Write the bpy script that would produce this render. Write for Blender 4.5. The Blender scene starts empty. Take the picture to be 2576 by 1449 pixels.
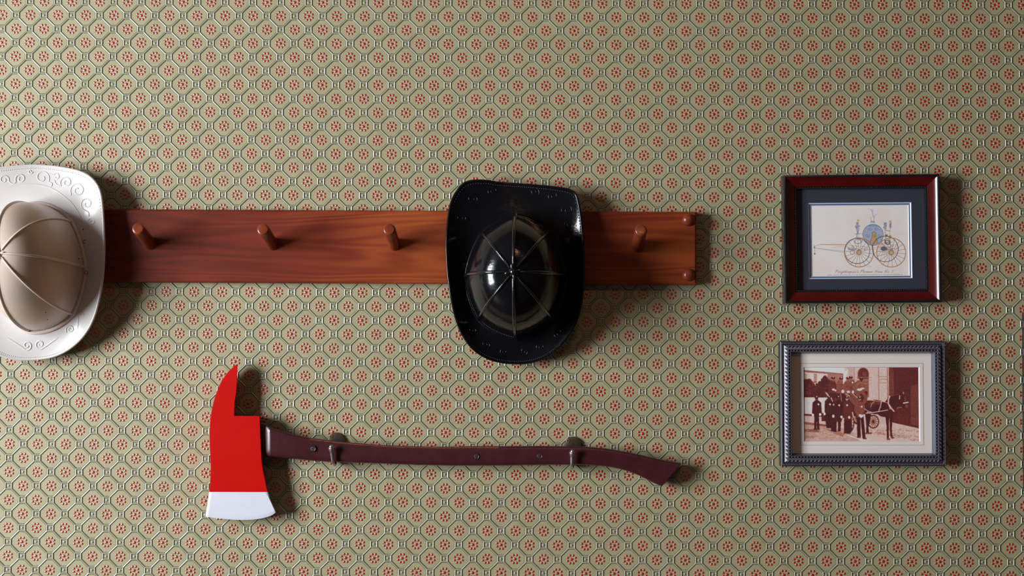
import bpy, bmesh, math, random
import numpy as np
from mathutils import Vector, Matrix

random.seed(7); RNG = np.random.default_rng(7)
sc = bpy.context.scene
COL = sc.collection
PI = math.pi

# ------------------------------------------------------------------ camera
FPX = 3600.0
YAW, PIT, ROL = 0.00743, 0.02886, 0.00545
OX, OZ = -0.93907, 2.15            # wallpaper lattice origin on the wall plane y = 0
PX, PZ = 0.053, 0.05243            # wallpaper repeat
CAM = Vector((0.0, -2.69714, OZ - 0.59188))
_r0 = Vector((math.cos(YAW), math.sin(YAW), 0)); _f0 = Vector((-math.sin(YAW), math.cos(YAW), 0)); _z = Vector((0, 0, 1))
_u1 = _z*math.cos(PIT) - _f0*math.sin(PIT); FWD = _z*math.sin(PIT) + _f0*math.cos(PIT)
RGT = _r0*math.cos(ROL) + _u1*math.sin(ROL); UPV = _u1*math.cos(ROL) - _r0*math.sin(ROL)
cd = bpy.data.cameras.new('camera'); cam = bpy.data.objects.new('camera', cd); COL.objects.link(cam)
cd.sensor_fit = 'HORIZONTAL'; cd.sensor_width = 36; cd.lens = FPX/2576*36; cd.clip_start = 0.05; cd.clip_end = 50
M = Matrix((RGT, UPV, -FWD)).transposed().to_4x4(); M.translation = CAM
cam.matrix_world = M
sc.camera = cam

def W(px, py, d=0.0):
    """point of the room at distance d in front of the papered wall, measured from the photograph"""
    ray = FWD*FPX + RGT*(px-1288) - UPV*(py-724.5)
    t = (-d - CAM.y)/ray.y
    return CAM + ray*t

# ------------------------------------------------------------------ colours and materials
def lin(c):
    c = c/255.0
    return c/12.92 if c <= 0.04045 else ((c+0.055)/1.055)**2.4
def S(r, g, b, k=1.0): return (lin(r)*k, lin(g)*k, lin(b)*k, 1.0)

def mat(name, col, rough=0.5, metal=0.0, spec=0.5, coat=0.0, coat_rough=0.1, bump=None, vary=None):
    m = bpy.data.materials.new(name); m.use_nodes = True
    nt = m.node_tree; b = nt.nodes['Principled BSDF']
    b.inputs['Base Color'].default_value = col
    b.inputs['Roughness'].default_value = rough
    b.inputs['Metallic'].default_value = metal
    b.inputs['Specular IOR Level'].default_value = spec
    b.inputs['Coat Weight'].default_value = coat
    b.inputs['Coat Roughness'].default_value = coat_rough
    tc = nt.nodes.new('ShaderNodeTexCoord')
    if vary:      # (scale, amount) brightness mottling of the paint itself
        n = nt.nodes.new('ShaderNodeTexNoise'); n.inputs['Scale'].default_value = vary[0]; n.inputs['Detail'].default_value = 5
        nt.links.new(tc.outputs['Object'], n.inputs['Vector'])
        r = nt.nodes.new('ShaderNodeMapRange'); r.inputs['From Min'].default_value = .3; r.inputs['From Max'].default_value = .7
        r.inputs['To Min'].default_value = 1-vary[1]; r.inputs['To Max'].default_value = 1+vary[1]
        nt.links.new(n.outputs['Fac'], r.inputs['Value'])
        x = nt.nodes.new('ShaderNodeVectorMath'); x.operation = 'SCALE'; x.inputs[0].default_value = col[:3]
        nt.links.new(r.outputs['Result'], x.inputs['Scale']); nt.links.new(x.outputs['Vector'], b.inputs['Base Color'])
    if bump:      # (scale, strength, distance)
        n = nt.nodes.new('ShaderNodeTexNoise'); n.inputs['Scale'].default_value = bump[0]; n.inputs['Detail'].default_value = 4
        nt.links.new(tc.outputs['Object'], n.inputs['Vector'])
        bp = nt.nodes.new('ShaderNodeBump'); bp.inputs['Strength'].default_value = bump[1]; bp.inputs['Distance'].default_value = bump[2]
        nt.links.new(n.outputs['Fac'], bp.inputs['Height']); nt.links.new(bp.outputs['Normal'], b.inputs['Normal'])
        if coat: nt.links.new(bp.outputs['Normal'], b.inputs['Coat Normal'])
    return m

def wood_mat(name, dark, mid, light, scale=(3, 20, 60), rough=0.4, coat=0.0):
    m = mat(name, mid, rough, coat=coat, coat_rough=.35)
    nt = m.node_tree; b = nt.nodes['Principled BSDF']
    tc = nt.nodes.new('ShaderNodeTexCoord')
    mp = nt.nodes.new('ShaderNodeMapping'); mp.inputs['Scale'].default_value = scale
    nt.links.new(tc.outputs['Object'], mp.inputs['Vector'])
    n1 = nt.nodes.new('ShaderNodeTexNoise'); n1.inputs['Scale'].default_value = 1.0; n1.inputs['Detail'].default_value = 3; n1.inputs['Distortion'].default_value = .25
    nt.links.new(mp.outputs['Vector'], n1.inputs['Vector'])
    w = nt.nodes.new('ShaderNodeMath'); w.operation = 'MULTIPLY'; w.inputs[1].default_value = 120
    nt.links.new(n1.outputs['Fac'], w.inputs[0])
    s = nt.nodes.new('ShaderNodeMath'); s.operation = 'SINE'; nt.links.new(w.outputs[0], s.inputs[0])
    mr = nt.nodes.new('ShaderNodeMapRange'); mr.inputs['From Min'].default_value = -1; mr.inputs['From Max'].default_value = 1
    mr.inputs['To Min'].default_value = .35; mr.inputs['To Max'].default_value = .48
    nt.links.new(s.outputs[0], mr.inputs['Value'])
    n2 = nt.nodes.new('ShaderNodeTexNoise'); n2.inputs['Scale'].default_value = 2.6; n2.inputs['Detail'].default_value = 3
    mp2 = nt.nodes.new('ShaderNodeMapping'); mp2.inputs['Scale'].default_value = (1, 1, 1.6)
    nt.links.new(tc.outputs['Object'], mp2.inputs['Vector']); nt.links.new(mp2.outputs['Vector'], n2.inputs['Vector'])
    ad = nt.nodes.new('ShaderNodeMath'); ad.operation = 'MULTIPLY_ADD'; ad.inputs[1].default_value = .9; 
    nt.links.new(n2.outputs['Fac'], ad.inputs[0]); nt.links.new(mr.outputs['Result'], ad.inputs[2])
    rp = nt.nodes.new('ShaderNodeValToRGB'); e = rp.color_ramp.elements
    e[0].position = .45; e[0].color = dark; e[1].position = 1.2 if False else 1.0; e[1].color = light
    q = rp.color_ramp.elements.new(.72); q.color = mid
    sb = nt.nodes.new('ShaderNodeMath'); sb.operation = 'SUBTRACT'; sb.inputs[1].default_value = .12
    nt.links.new(ad.outputs[0], sb.inputs[0]); nt.links.new(sb.outputs[0], rp.inputs['Fac'])
    nt.links.new(rp.outputs['Color'], b.inputs['Base Color'])
    bp = nt.nodes.new('ShaderNodeBump'); bp.inputs['Strength'].default_value = .12; bp.inputs['Distance'].default_value = .0005
    nt.links.new(s.outputs[0], bp.inputs['Height']); nt.links.new(bp.outputs['Normal'], b.inputs['Normal'])
    return m

# ------------------------------------------------------------------ mesh helpers
def link(name, verts, faces, mats, parent=None, mi=None, angle=35, recalc=True, loc=None):
    """one mesh object; verts in world space, moved into the parent's space"""
    me = bpy.data.meshes.new(name)
    if parent is not None:
        wm = parent.matrix_basis.copy(); q = parent.parent
        while q is not None: wm = q.matrix_basis @ wm; q = q.parent
        inv = wm.inverted(); vv = [inv @ Vector(v) for v in verts]
    elif loc is not None: vv = [Vector(v)-Vector(loc) for v in verts]
    else: vv = verts
    me.from_pydata([tuple(v) for v in vv], [], faces)
    if not isinstance(mats, (list, tuple)): mats = [mats]
    for m in mats: me.materials.append(m)
    if mi is not None: me.polygons.foreach_set('material_index', np.array(mi, dtype=np.int32))
    if recalc:
        bm = bmesh.new(); bm.from_mesh(me); bmesh.ops.recalc_face_normals(bm, faces=bm.faces[:]); bm.to_mesh(me); bm.free()
    me.polygons.foreach_set('use_smooth', np.ones(len(me.polygons), dtype=bool))
    me.update()
    if angle < 180: me.set_sharp_from_angle(angle=math.radians(angle))
    o = bpy.data.objects.new(name, me); COL.objects.link(o)
    if parent is not None: o.parent = parent
    if loc is not None: o.location = loc
    return o

def thing(name, label, cat, loc, ang=0.0, group=None):
    o = bpy.data.objects.new(name, None); COL.objects.link(o)
    o.empty_display_size = .05
    o.location = loc; o.rotation_euler = (0, ang, 0)
    o.matrix_basis = Matrix.Translation(Vector(loc)) @ Matrix.Rotation(ang, 4, 'Y')
    o['label'] = label; o['category'] = cat
    if group: o['group'] = group
    return o

class MB:
    def __init__(s): s.v = []; s.f = []; s.m = []
    def add(s, v, f, m=0):
        n = len(s.v); s.v += [Vector(p) for p in v]; s.f += [tuple(i+n for i in q) for q in f]; s.m += [m]*len(f)
    def box(s, a, b, m=0):
        x0, y0, z0 = a; x1, y1, z1 = b
        s.add([(x0,y0,z0),(x1,y0,z0),(x1,y1,z0),(x0,y1,z0),(x0,y0,z1),(x1,y0,z1),(x1,y1,z1),(x0,y1,z1)],
              [(0,3,2,1),(4,5,6,7),(0,1,5,4),(1,2,6,5),(2,3,7,6),(3,0,4,7)], m)
    def tube(s, pts, rad, n=10, m=0, closed=False, flat=1.0, up=None, cap=True):
        pts = [Vector(p) for p in pts]; N = len(pts)
        if not hasattr(rad, '__len__'): rad = [rad]*N
        rings = []; nrm = None
        for i in range(N):
            a = pts[(i-1) % N] if (closed or i > 0) else pts[i]; b = pts[(i+1) % N] if (closed or i < N-1) else pts[i]
            t = (b-a).normalized()
            if up is not None:
                u = up[i] if isinstance(up, list) else up
                nrm = (u - t*u.dot(t)).normalized()
            elif nrm is None:
                u = Vector((0, -1, 0)) if abs(t.y) < .9 else Vector((1, 0, 0))
                nrm = (u - t*u.dot(t)).normalized()
            else: nrm = (nrm - t*nrm.dot(t)).normalized()
            bn = t.cross(nrm)
            rings.append([pts[i] + (bn*math.cos(2*PI*k/n) + nrm*(flat*math.sin(2*PI*k/n)))*rad[i] for k in range(n)])
        s.loft(rings, m, closed, cap)
    def loft(s, rings, m=0, closed=False, cap=True):
        N = len(rings); n = len(rings[0]); v = [p for r in rings for p in r]; f = []
        for i in range(N if closed else N-1):
            j = (i+1) % N
            for k in range(n): f.append((i*n+k, i*n+(k+1) % n, j*n+(k+1) % n, j*n+k))
        if cap and not closed: f.append(tuple(range(n))[::-1]); f.append(tuple((N-1)*n+k for k in range(n)))
        s.add(v, f, m)
    def lathe(s, c, axis, prof, n=24, m=0):
        """prof: (radius, height) along axis from c"""
        axis = Vector(axis).normalized(); a = Vector((0, 0, 1)) if abs(axis.z) < .9 else Vector((1, 0, 0))
        u = axis.cross(a).normalized(); w = axis.cross(u)
        s.loft([[Vector(c)+axis*h+(u*math.cos(2*PI*k/n)+w*math.sin(2*PI*k/n))*max(r, 1e-5) for k in range(n)] for r, h in prof], m)
    def blob(s, c, ax, ay, az, nu=8, nv=4, m=0):
        """ellipsoid with three half-axis vectors"""
        c = Vector(c); v = []; f = []
        for i in range(1, nv):
            a = PI*i/nv
            for k in range(nu):
                t = 2*PI*k/nu; v.append(c + ax*(math.sin(a)*math.cos(t)) + ay*(math.sin(a)*math.sin(t)) + az*math.cos(a))
        for i in range(nv-2):
            for k in range(nu): f.append((i*nu+k, (i+1)*nu+k, (i+1)*nu+(k+1) % nu, i*nu+(k+1) % nu))
        T = len(v); v.append(c+az); v.append(c-az)
        for k in range(nu): f.append((T, k, (k+1) % nu)); f.append((T+1, (nv-2)*nu+(k+1) % nu, (nv-2)*nu+k))
        s.add(v, f, m)
    def build(s, name, mats, parent=None, angle=35, recalc=True, loc=None):
        return link(name, s.v, s.f, mats, parent, s.m, angle, recalc, loc)

def mesh_np(name, verts, loop_idx, loop_tot, mats, mi, smooth):
    me = bpy.data.meshes.new(name)
    me.vertices.add(len(verts)); me.vertices.foreach_set('co', verts.astype(np.float32).ravel())
    me.loops.add(len(loop_idx)); me.loops.foreach_set('vertex_index', loop_idx.astype(np.int32))
    me.polygons.add(len(loop_tot))
    st = np.concatenate([[0], np.cumsum(loop_tot)[:-1]]).astype(np.int32)
    me.polygons.foreach_set('loop_start', st)
    for m in mats: me.materials.append(m)
    me.polygons.foreach_set('material_index', mi.astype(np.int32))
    me.polygons.foreach_set('use_smooth', smooth.astype(bool))
    me.update(calc_edges=True); me.validate()
    return me

# ------------------------------------------------------------------ the papered wall
XL, XR, YF, ZT = -3.2, 2.7, -4.6, 2.95     # room: left wall, right wall, wall behind the camera, ceiling

def paper_mat(name, col, rough, spec=.5, coat=0.0):
    m = mat(name, col, rough, spec=spec, coat=coat, coat_rough=.27); nt = m.node_tree; b = nt.nodes['Principled BSDF']
    tc = nt.nodes.new('ShaderNodeTexCoord')
    n = nt.nodes.new('ShaderNodeTexNoise'); n.inputs['Scale'].default_value = 35; n.inputs['Detail'].default_value = 6
    nt.links.new(tc.outputs['Object'], n.inputs['Vector'])
    r = nt.nodes.new('ShaderNodeMapRange'); r.inputs['From Min'].default_value = .3; r.inputs['From Max'].default_value = .7
    r.inputs['To Min'].default_value = .93; r.inputs['To Max'].default_value = 1.07
    nt.links.new(n.outputs['Fac'], r.inputs['Value'])
    # butt joints of the paper every ten repeats
    sx = nt.nodes.new('ShaderNodeSeparateXYZ'); nt.links.new(tc.outputs['Object'], sx.inputs['Vector'])
    n3 = nt.nodes.new('ShaderNodeTexNoise'); n3.inputs['Scale'].default_value = 9; nt.links.new(tc.outputs['Object'], n3.inputs['Vector'])
    a = nt.nodes.new('ShaderNodeMath'); a.operation = 'SUBTRACT'; a.inputs[1].default_value = OX+PX*3-PX*40
    nt.links.new(sx.outputs['X'], a.inputs[0])
    w = nt.nodes.new('ShaderNodeMath'); w.operation = 'MULTIPLY_ADD'; w.inputs[1].default_value = .0012; nt.links.new(n3.outputs['Fac'], w.inputs[0]); nt.links.new(a.outputs[0], w.inputs[2])
    md = nt.nodes.new('ShaderNodeMath'); md.operation = 'MODULO'; md.inputs[1].default_value = PX*10; nt.links.new(w.outputs[0], md.inputs[0])
    lt = nt.nodes.new('ShaderNodeMath'); lt.operation = 'LESS_THAN'; lt.inputs[1].default_value = .0006; nt.links.new(md.outputs[0], lt.inputs[0])
    gt = nt.nodes.new('ShaderNodeMath'); gt.operation = 'GREATER_THAN'; gt.inputs[1].default_value = .45; nt.links.new(n3.outputs['Fac'], gt.inputs[0])
    mu = nt.nodes.new('ShaderNodeMath'); mu.operation = 'MULTIPLY'; nt.links.new(lt.outputs[0], mu.inputs[0]); nt.links.new(gt.outputs[0], mu.inputs[1])
    dk = nt.nodes.new('ShaderNodeMath'); dk.operation = 'MULTIPLY_ADD'; dk.inputs[1].default_value = -.4; nt.links.new(mu.outputs[0], dk.inputs[0]); nt.links.new(r.outputs['Result'], dk.inputs[2])
    x = nt.nodes.new('ShaderNodeVectorMath'); x.operation = 'SCALE'; x.inputs[0].default_value = col[:3]
    nt.links.new(dk.outputs[0], x.inputs['Scale']); nt.links.new(x.outputs['Vector'], b.inputs['Base Color'])
    n2 = nt.nodes.new('ShaderNodeTexNoise'); n2.inputs['Scale'].default_value = 700; n2.inputs['Detail'].default_value = 2
    nt.links.new(tc.outputs['Object'], n2.inputs['Vector'])
    bp = nt.nodes.new('ShaderNodeBump'); bp.inputs['Strength'].default_value = .12; bp.inputs['Distance'].default_value = .0004
    nt.links.new(n2.outputs['Fac'], bp.inputs['Height']); nt.links.new(bp.outputs['Normal'], b.inputs['Normal'])
    return m

M_PAPER = paper_mat('wallpaper_olive_ground', (.325, .292, .165, 1), .50, .6)
M_RIDGE = paper_mat('wallpaper_sage_ridge', (.290, .275, .175, 1), .38, 1.0, coat=.8)
M_RED = mat('wallpaper_red_petal', (.37, .020, .012, 1), .6, spec=.3, coat=1.0, coat_rough=.31)
M_RED.node_tree.nodes['Principled BSDF'].inputs['Coat IOR'].default_value = 2.0
M_BTN = paper_mat('wallpaper_sage_button', (.27, .265, .165, 1), .44, 1.0)

M_GLAZE = paper_mat('wallpaper_green_glaze_line', (.045, .060, .036, 1), .5)

def octa(ap, sq):
    """octagon ring of the repeat: ap = half width, sq = half side"""
    return [(sq, -ap), (ap, -sq), (ap, sq), (sq, ap), (-sq, ap), (-ap, sq), (-ap, -sq), (-sq, -ap)]
def inset(ring, d):
    n = len(ring); out = []
    for i in range(n):
        p0, p1, p2 = ring[i-1], ring[i], ring[(i+1) % n]
        e1 = (p1[0]-p0[0], p1[1]-p0[1]); e2 = (p2[0]-p1[0], p2[1]-p1[1])
        l1 = math.hypot(*e1); l2 = math.hypot(*e2)
        n1 = (-e1[1]/l1, e1[0]/l1); n2 = (-e2[1]/l2, e2[0]/l2)
        k = 1+n1[0]*n2[0]+n1[1]*n2[1]
        out.append((p1[0]+d*(n1[0]+n2[0])/k, p1[1]+d*(n1[1]+n2[1])/k))
    return out

def wall_tile():
    V = []; F = []; Mi = []; Sm = []
    H = .0015
    def ringset(rings, mats, cap_mat):
        n = len(rings[0][0]); base = len(V)
        for ring, h in rings:
            for x, y in ring: V.append((x*PX, -h, y*PZ))
        for i in range(len(rings)-1):
            for k in range(n):
                F.append((base+i*n+k, base+i*n+(k+1) % n, base+(i+1)*n+(k+1) % n, base+(i+1)*n+k)); Mi.append(mats[i]); Sm.append(False)
        F.append(tuple(base+(len(rings)-1)*n+k for k in range(n))); Mi.append(cap_mat); Sm.append(False)
    o = octa(.39, .11)
    ringset([(o, H), (inset(o, .002), H), (inset(o, .016), H*.80), (inset(o, .026), H*.44), (inset(o, .032), .0002), (inset(o, .043), .0000), (inset(o, .049), .0002)], [1, 1, 1, 1, 4, 0], 0)
    def dome(cx, cy, a, b, ang, h, m):
        base = len(V); n = 8
        for rr, hh in ((1, -.0003), (.93, .42), (.68, .68), (.36, .91)):
            for k in range(n):
                t = 2*PI*k/n; x, y = a*rr*math.cos(t), b*rr*math.sin(t)
                V.append(((cx+x*math.cos(ang)-y*math.sin(ang))*PX, -(h*hh if hh > 0 else -.0003), (cy+x*math.sin(ang)+y*math.cos(ang))*PZ))
        V.append((cx*PX, -h, cy*PZ))
        for i in range(3):
            for k in range(n): F.append((base+i*n+k, base+i*n+(k+1) % n, base+(i+1)*n+(k+1) % n, base+(i+1)*n+k)); Mi.append(m); Sm.append(True)
        for k in range(n): F.append((base+3*n+k, base+3*n+(k+1) % n, base+4*n)); Mi.append(m); Sm.append(True)
    dome(-.004, 0, .064, .060, 0, .0014, 2)
    for k in range(8):
        a = PI/8+k*PI/4
        dome(.150*math.cos(a), .150*math.sin(a), .051, .045, a, .0012, 2)
    for cx, cy in ((.5, 0),):
        s_ = .11; q = [(cx+s_, cy-s_), (cx+s_, cy+s_), (cx-s_, cy+s_), (cx-s_, cy-s_)]
        ringset([(q, H), (inset(q, .002), H), (inset(q, .015), H*.80), (inset(q, .024), H*.46), (inset(q, .030), .0003), (inset(q, .039), .0001)], [1, 1, 1, 1, 4], 3)
        dome(cx, cy, .052, .052, 0, .0014, 3)
    return np.array(V), F, np.array(Mi), np.array(Sm)

def build_wall():
    V, F, Mi, Sm = wall_tile()
    x0, x1, z0, z1 = -1.55, 1.55, CAM.z-.80, CAM.z+.95
    offs = []
    for i2 in range(-80, 160):
        for j2 in range(-80, 160):
            if (i2+j2) % 2: continue
            x = OX+i2*.5*PX; z = OZ-j2*.5*PZ
            if x0 < x < x1 and z0 < z < z1: offs.append((x, 0, z))
    offs = np.array(offs); nt_ = len(offs); nv = len(V)
    verts = (V[None]+offs[:, None]).reshape(-1, 3)
    li = np.concatenate([np.array(f) for f in F]); lt = np.array([len(f) for f in F])
    loops = (li[None]+(np.arange(nt_)*nv)[:, None]).ravel(); tot = np.tile(lt, nt_)
    mi = np.tile(Mi, nt_); sm = np.tile(Sm, nt_)
    # the plaster slab that carries the paper
    b = MB(); b.box((XL-.15, .003, 0), (XR+.15, .15, ZT))
    n0 = len(verts); verts = np.concatenate([verts, np.array([tuple(p) for p in b.v])])
    loops = np.concatenate([loops, np.array([i+n0 for f in b.f for i in f])]); tot = np.concatenate([tot, [4]*6])
    mi = np.concatenate([mi, [0]*6]); sm = np.concatenate([sm, [False]*6])
    me = mesh_np('wall_back', verts, loops, tot, [M_PAPER, M_RIDGE, M_RED, M_BTN, M_GLAZE], mi, sm)
    o = bpy.data.objects.new('wall_back', me); COL.objects.link(o); o['kind'] = 'structure'
    return o
build_wall()

# ------------------------------------------------------------------ the rest of the room
M_PLASTER = mat('warm_plaster', (.035, .020, .012, 1), .8, bump=(60, .1, .002))
M_FLOOR = wood_mat('floor_boards', (.015, .008, .004, 1), (.03, .015, .007, 1), (.05, .027, .014, 1), (2, 12, 12), .35)
M_CEIL = mat('ceiling_paint', (.06, .045, .034, 1), .9)
M_WFRAME = mat('window_white_paint', (.6, .6, .58, 1), .4)
def structure(name, mb, m):
    o = mb.build(name, m); o['kind'] = 'structure'; return o
b = MB(); b.box((XL-.15, YF-.15, -.1), (XR+.15, .15, 0)); structure('floor', b, M_FLOOR)
b = MB(); b.box((XL-.15, YF-.15, ZT), (XR+.15, .15, ZT+.1)); structure('ceiling', b, M_CEIL)
b = MB(); b.box((XR, YF, 0), (XR+.15, 0, ZT)); structure('wall_right', b, M_PLASTER)
b = MB(); b.box((XL-.15, YF-.15, 0), (XR+.15, YF, ZT)); structure('wall_front', b, M_PLASTER)
WY0, WY1, WZ0, WZ1 = -2.7, -1.4, .75, 2.7         # window opening in the left wall
b = MB()
b.box((XL-.15, YF, 0), (XL, WY0, ZT)); b.box((XL-.15, WY1, 0), (XL, 0, ZT))
b.box((XL-.15, WY0, 0), (XL, WY1, WZ0)); b.box((XL-.15, WY0, WZ1), (XL, WY1, ZT))
structure('wall_left', b, M_PLASTER)
b = MB(); t = .05
b.box((XL-.04, WY0, WZ0), (XL-.01, WY0+t, WZ1)); b.box((XL-.04, WY1-t, WZ0), (XL-.01, WY1, WZ1))
b.box((XL-.04, WY0+t, WZ0), (XL-.01, WY1-t, WZ0+t)); b.box((XL-.04, WY0+t, WZ1-t), (XL-.01, WY1-t, WZ1))
ym = WY0+.62*(WY1-WY0); zm = (WZ0+WZ1)/2
b.box((XL-.038, ym-.045, WZ0+t), (XL-.014, ym+.045, WZ1-t))
b.box((XL-.036, WY0+t, zm-.02), (XL-.016, ym-.045, zm+.02)); b.box((XL-.036, ym+.045, zm-.02), (XL-.016, WY1-t, zm+.02))
structure('window_1', b, M_WFRAME)

def area(name, loc, rot, sx, sy, energy, col):
    l = bpy.data.lights.new(name, 'AREA'); l.shape = 'RECTANGLE'; l.size = sx; l.size_y = sy; l.energy = energy; l.color = col
    o = bpy.data.objects.new(name, l); COL.objects.link(o); o.location = loc; o.rotation_euler = rot
    return o
area('window_daylight', (XL-.045, (WY0+WY1)/2, zm), (0, -PI/2, 0), WZ1-WZ0-.02, WY1-WY0-.02, 400, (.90, .95, 1.0))
area('warm_ceiling_fill', (.3, -2.2, ZT-.03), (0, 0, 0), .35, .35, 6, (1.0, .56, .30))  # added warm fill light under the ceiling, no lamp fixture there
w = bpy.data.worlds.new('world'); sc.world = w; w.use_nodes = True
w.node_tree.nodes['Background'].inputs['Color'].default_value = (.55, .65, .8, 1); w.node_tree.nodes['Background'].inputs['Strength'].default_value = .3

# ------------------------------------------------------------------ peg rail
M_RAIL = wood_mat('red_stained_pine', (.080, .0090, .0040, 1), (.160, .0205, .0062, 1), (.300, .064, .0140, 1), (.7, 10, 10), .45, coat=.05)
M_PEG = mat('red_stained_dowel', (.165, .030, .011, 1), .27, spec=.45, coat=.1, coat_rough=.2, vary=(60, .2))
RD = .022
rail = thing('peg_rail', 'long red-stained wooden rail with round pegs carrying the two fire helmets', 'peg rail', W(840, 716, 0))
# the rail colour turns lighter and more orange just right of its middle
_n = M_RAIL.node_tree
_tc = [q for q in _n.nodes if q.type == 'TEX_COORD'][-1]; _rp = [q for q in _n.nodes if q.type == 'VALTORGB'][0]
_src = _rp.inputs['Fac'].links[0].from_socket
_sx = _n.nodes.new('ShaderNodeSeparateXYZ'); _n.links.new(_tc.outputs['Object'], _sx.inputs['Vector'])
_a = _n.nodes.new('ShaderNodeMath'); _a.operation = 'MULTIPLY_ADD'; _a.inputs[1].default_value = 5.2; _a.inputs[2].default_value = -5.2*.19; _n.links.new(_sx.outputs['X'], _a.inputs[0])
_b = _n.nodes.new('ShaderNodeMath'); _b.operation = 'MULTIPLY'; _n.links.new(_a.outputs[0], _b.inputs[0]); _n.links.new(_a.outputs[0], _b.inputs[1])
_c = _n.nodes.new('ShaderNodeMath'); _c.operation = 'MULTIPLY'; _c.inputs[1].default_value = -1; _n.links.new(_b.outputs[0], _c.inputs[0])
_d = _n.nodes.new('ShaderNodeMath'); _d.operation = 'EXPONENT'; _n.links.new(_c.outputs[0], _d.inputs[0])
_e = _n.nodes.new('ShaderNodeMath'); _e.operation = 'MULTIPLY_ADD'; _e.inputs[1].default_value = .24; _n.links.new(_d.outputs[0], _e.inputs[0]); _n.links.new(_src, _e.inputs[2])
_f = _n.nodes.new('ShaderNodeMath'); _f.operation = 'SUBTRACT'; _f.inputs[1].default_value = .07; _n.links.new(_e.outputs[0], _f.inputs[0]); _n.links.new(_f.outputs[0], _rp.inputs['Fac'])
M_RAIL.node_tree.nodes['Principled BSDF'].inputs['Specular IOR Level'].default_value = .25
def rail_board():
    tl = W(-72, 524.5, RD); tr = W(1752.5, 532.5, RD); br = W(1752.5, 716.5, RD); bl = W(-72, 708.5, RD)
    bm = MB(); c = .0035
    def ring(sh, d):
        P = [(tl, 1, -1), (tr, -1, -1), (br, -1, 1), (bl, 1, 1)]
        return [Vector((p.x+sx*sh, -d, p.z+sz*sh)) for p, sx, sz in P]
    bm.loft([ring(0, .0015), ring(0, RD-.004), ring(.0012, RD-.0012), ring(c, RD)])
    return bm
rail_board().build('backboard', M_RAIL, rail, angle=20)
tips = [(31, 573), (346.6, 574.4), (661, 576), (979, 576), (1296, 577), (1613, 577.8)]
bases = [(72, 613), (380, 615), (687, 617), (993, 618.5), (1298, 620), (1602, 622)]
for (tx, ty), (bx, by) in zip(tips, bases):
    a = W(bx, by, RD-.006); e = W(tx, ty, RD+.087); d = (e-a); L = d.length
    bm = MB(); r = .0113
    bm.lathe(a, d, [(r, 0), (r, L-.004), (r*.95, L-.0016), (r*.83, L-.0003), (r*.6, L)], 32)
    bm.build('peg', M_PEG, rail, angle=50)
for px_ in (-52, 1732):
    for py_ in ((545, 683) if px_ < 0 else (553.5, 691.7)):
        c = W(px_, py_, RD-.001); r = .0118
        bm = MB(); bm.lathe(c, (0, -1, 0), [(r, 0), (r*.99, .0015), (r*.93, .0037), (r*.78, .0062), (r*.55, .008), (r*.28, .009), (0, .0093)], 28)
        bm.build('button_plug', M_PEG, rail, angle=60)

# ------------------------------------------------------------------ fire axe
M_AXERED = mat('red_enamel', (.47, .003, .0015, 1), .36, spec=.2, bump=(90, .05, .001), vary=(25, .05))
M_AXEWHT = mat('white_enamel_edge', (.62, .63, .70, 1), .35, bump=(90, .1, .001), vary=(30, .04))
M_HANDLE = mat('maroon_painted_wood', (.046, .008, .012, 1), .33, bump=(160, .25, .0006), vary=(40, .2))
M_SCREW = mat('steel_screw', (.30, .28, .30, 1), .35, metal=1.0)
M_DARK = mat('dark_recess', (.012, .008, .008, 1), .6)

def cr3(p): return (480+p[0]/3.2203, 890+p[1]/3.2203)
def cr4(p): return (1100+p[0]/3.903, 1040+p[1]/3.903)
def smooth_pts(P, n=4, closed=False):
    """Catmull-Rom through the points"""
    P = [Vector(p).to_3d() if len(p) == 2 else Vector(p) for p in P]; out = []; N = len(P)
    for i in range(N if closed else N-1):
        p0 = P[(i-1) % N] if closed or i > 0 else P[i]; p1 = P[i]; p2 = P[(i+1) % N]; p3 = P[(i+2) % N] if closed or i+2 < N else P[-1]
        for k in range(n):
            t = k/n
            out.append(.5*((2*p1)+(p2-p0)*t+(2*p0-5*p1+4*p2-p3)*t*t+(3*p1-p0-3*p2+p3)*t**3))
    if not closed: out.append(P[-1])
    return out

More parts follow.
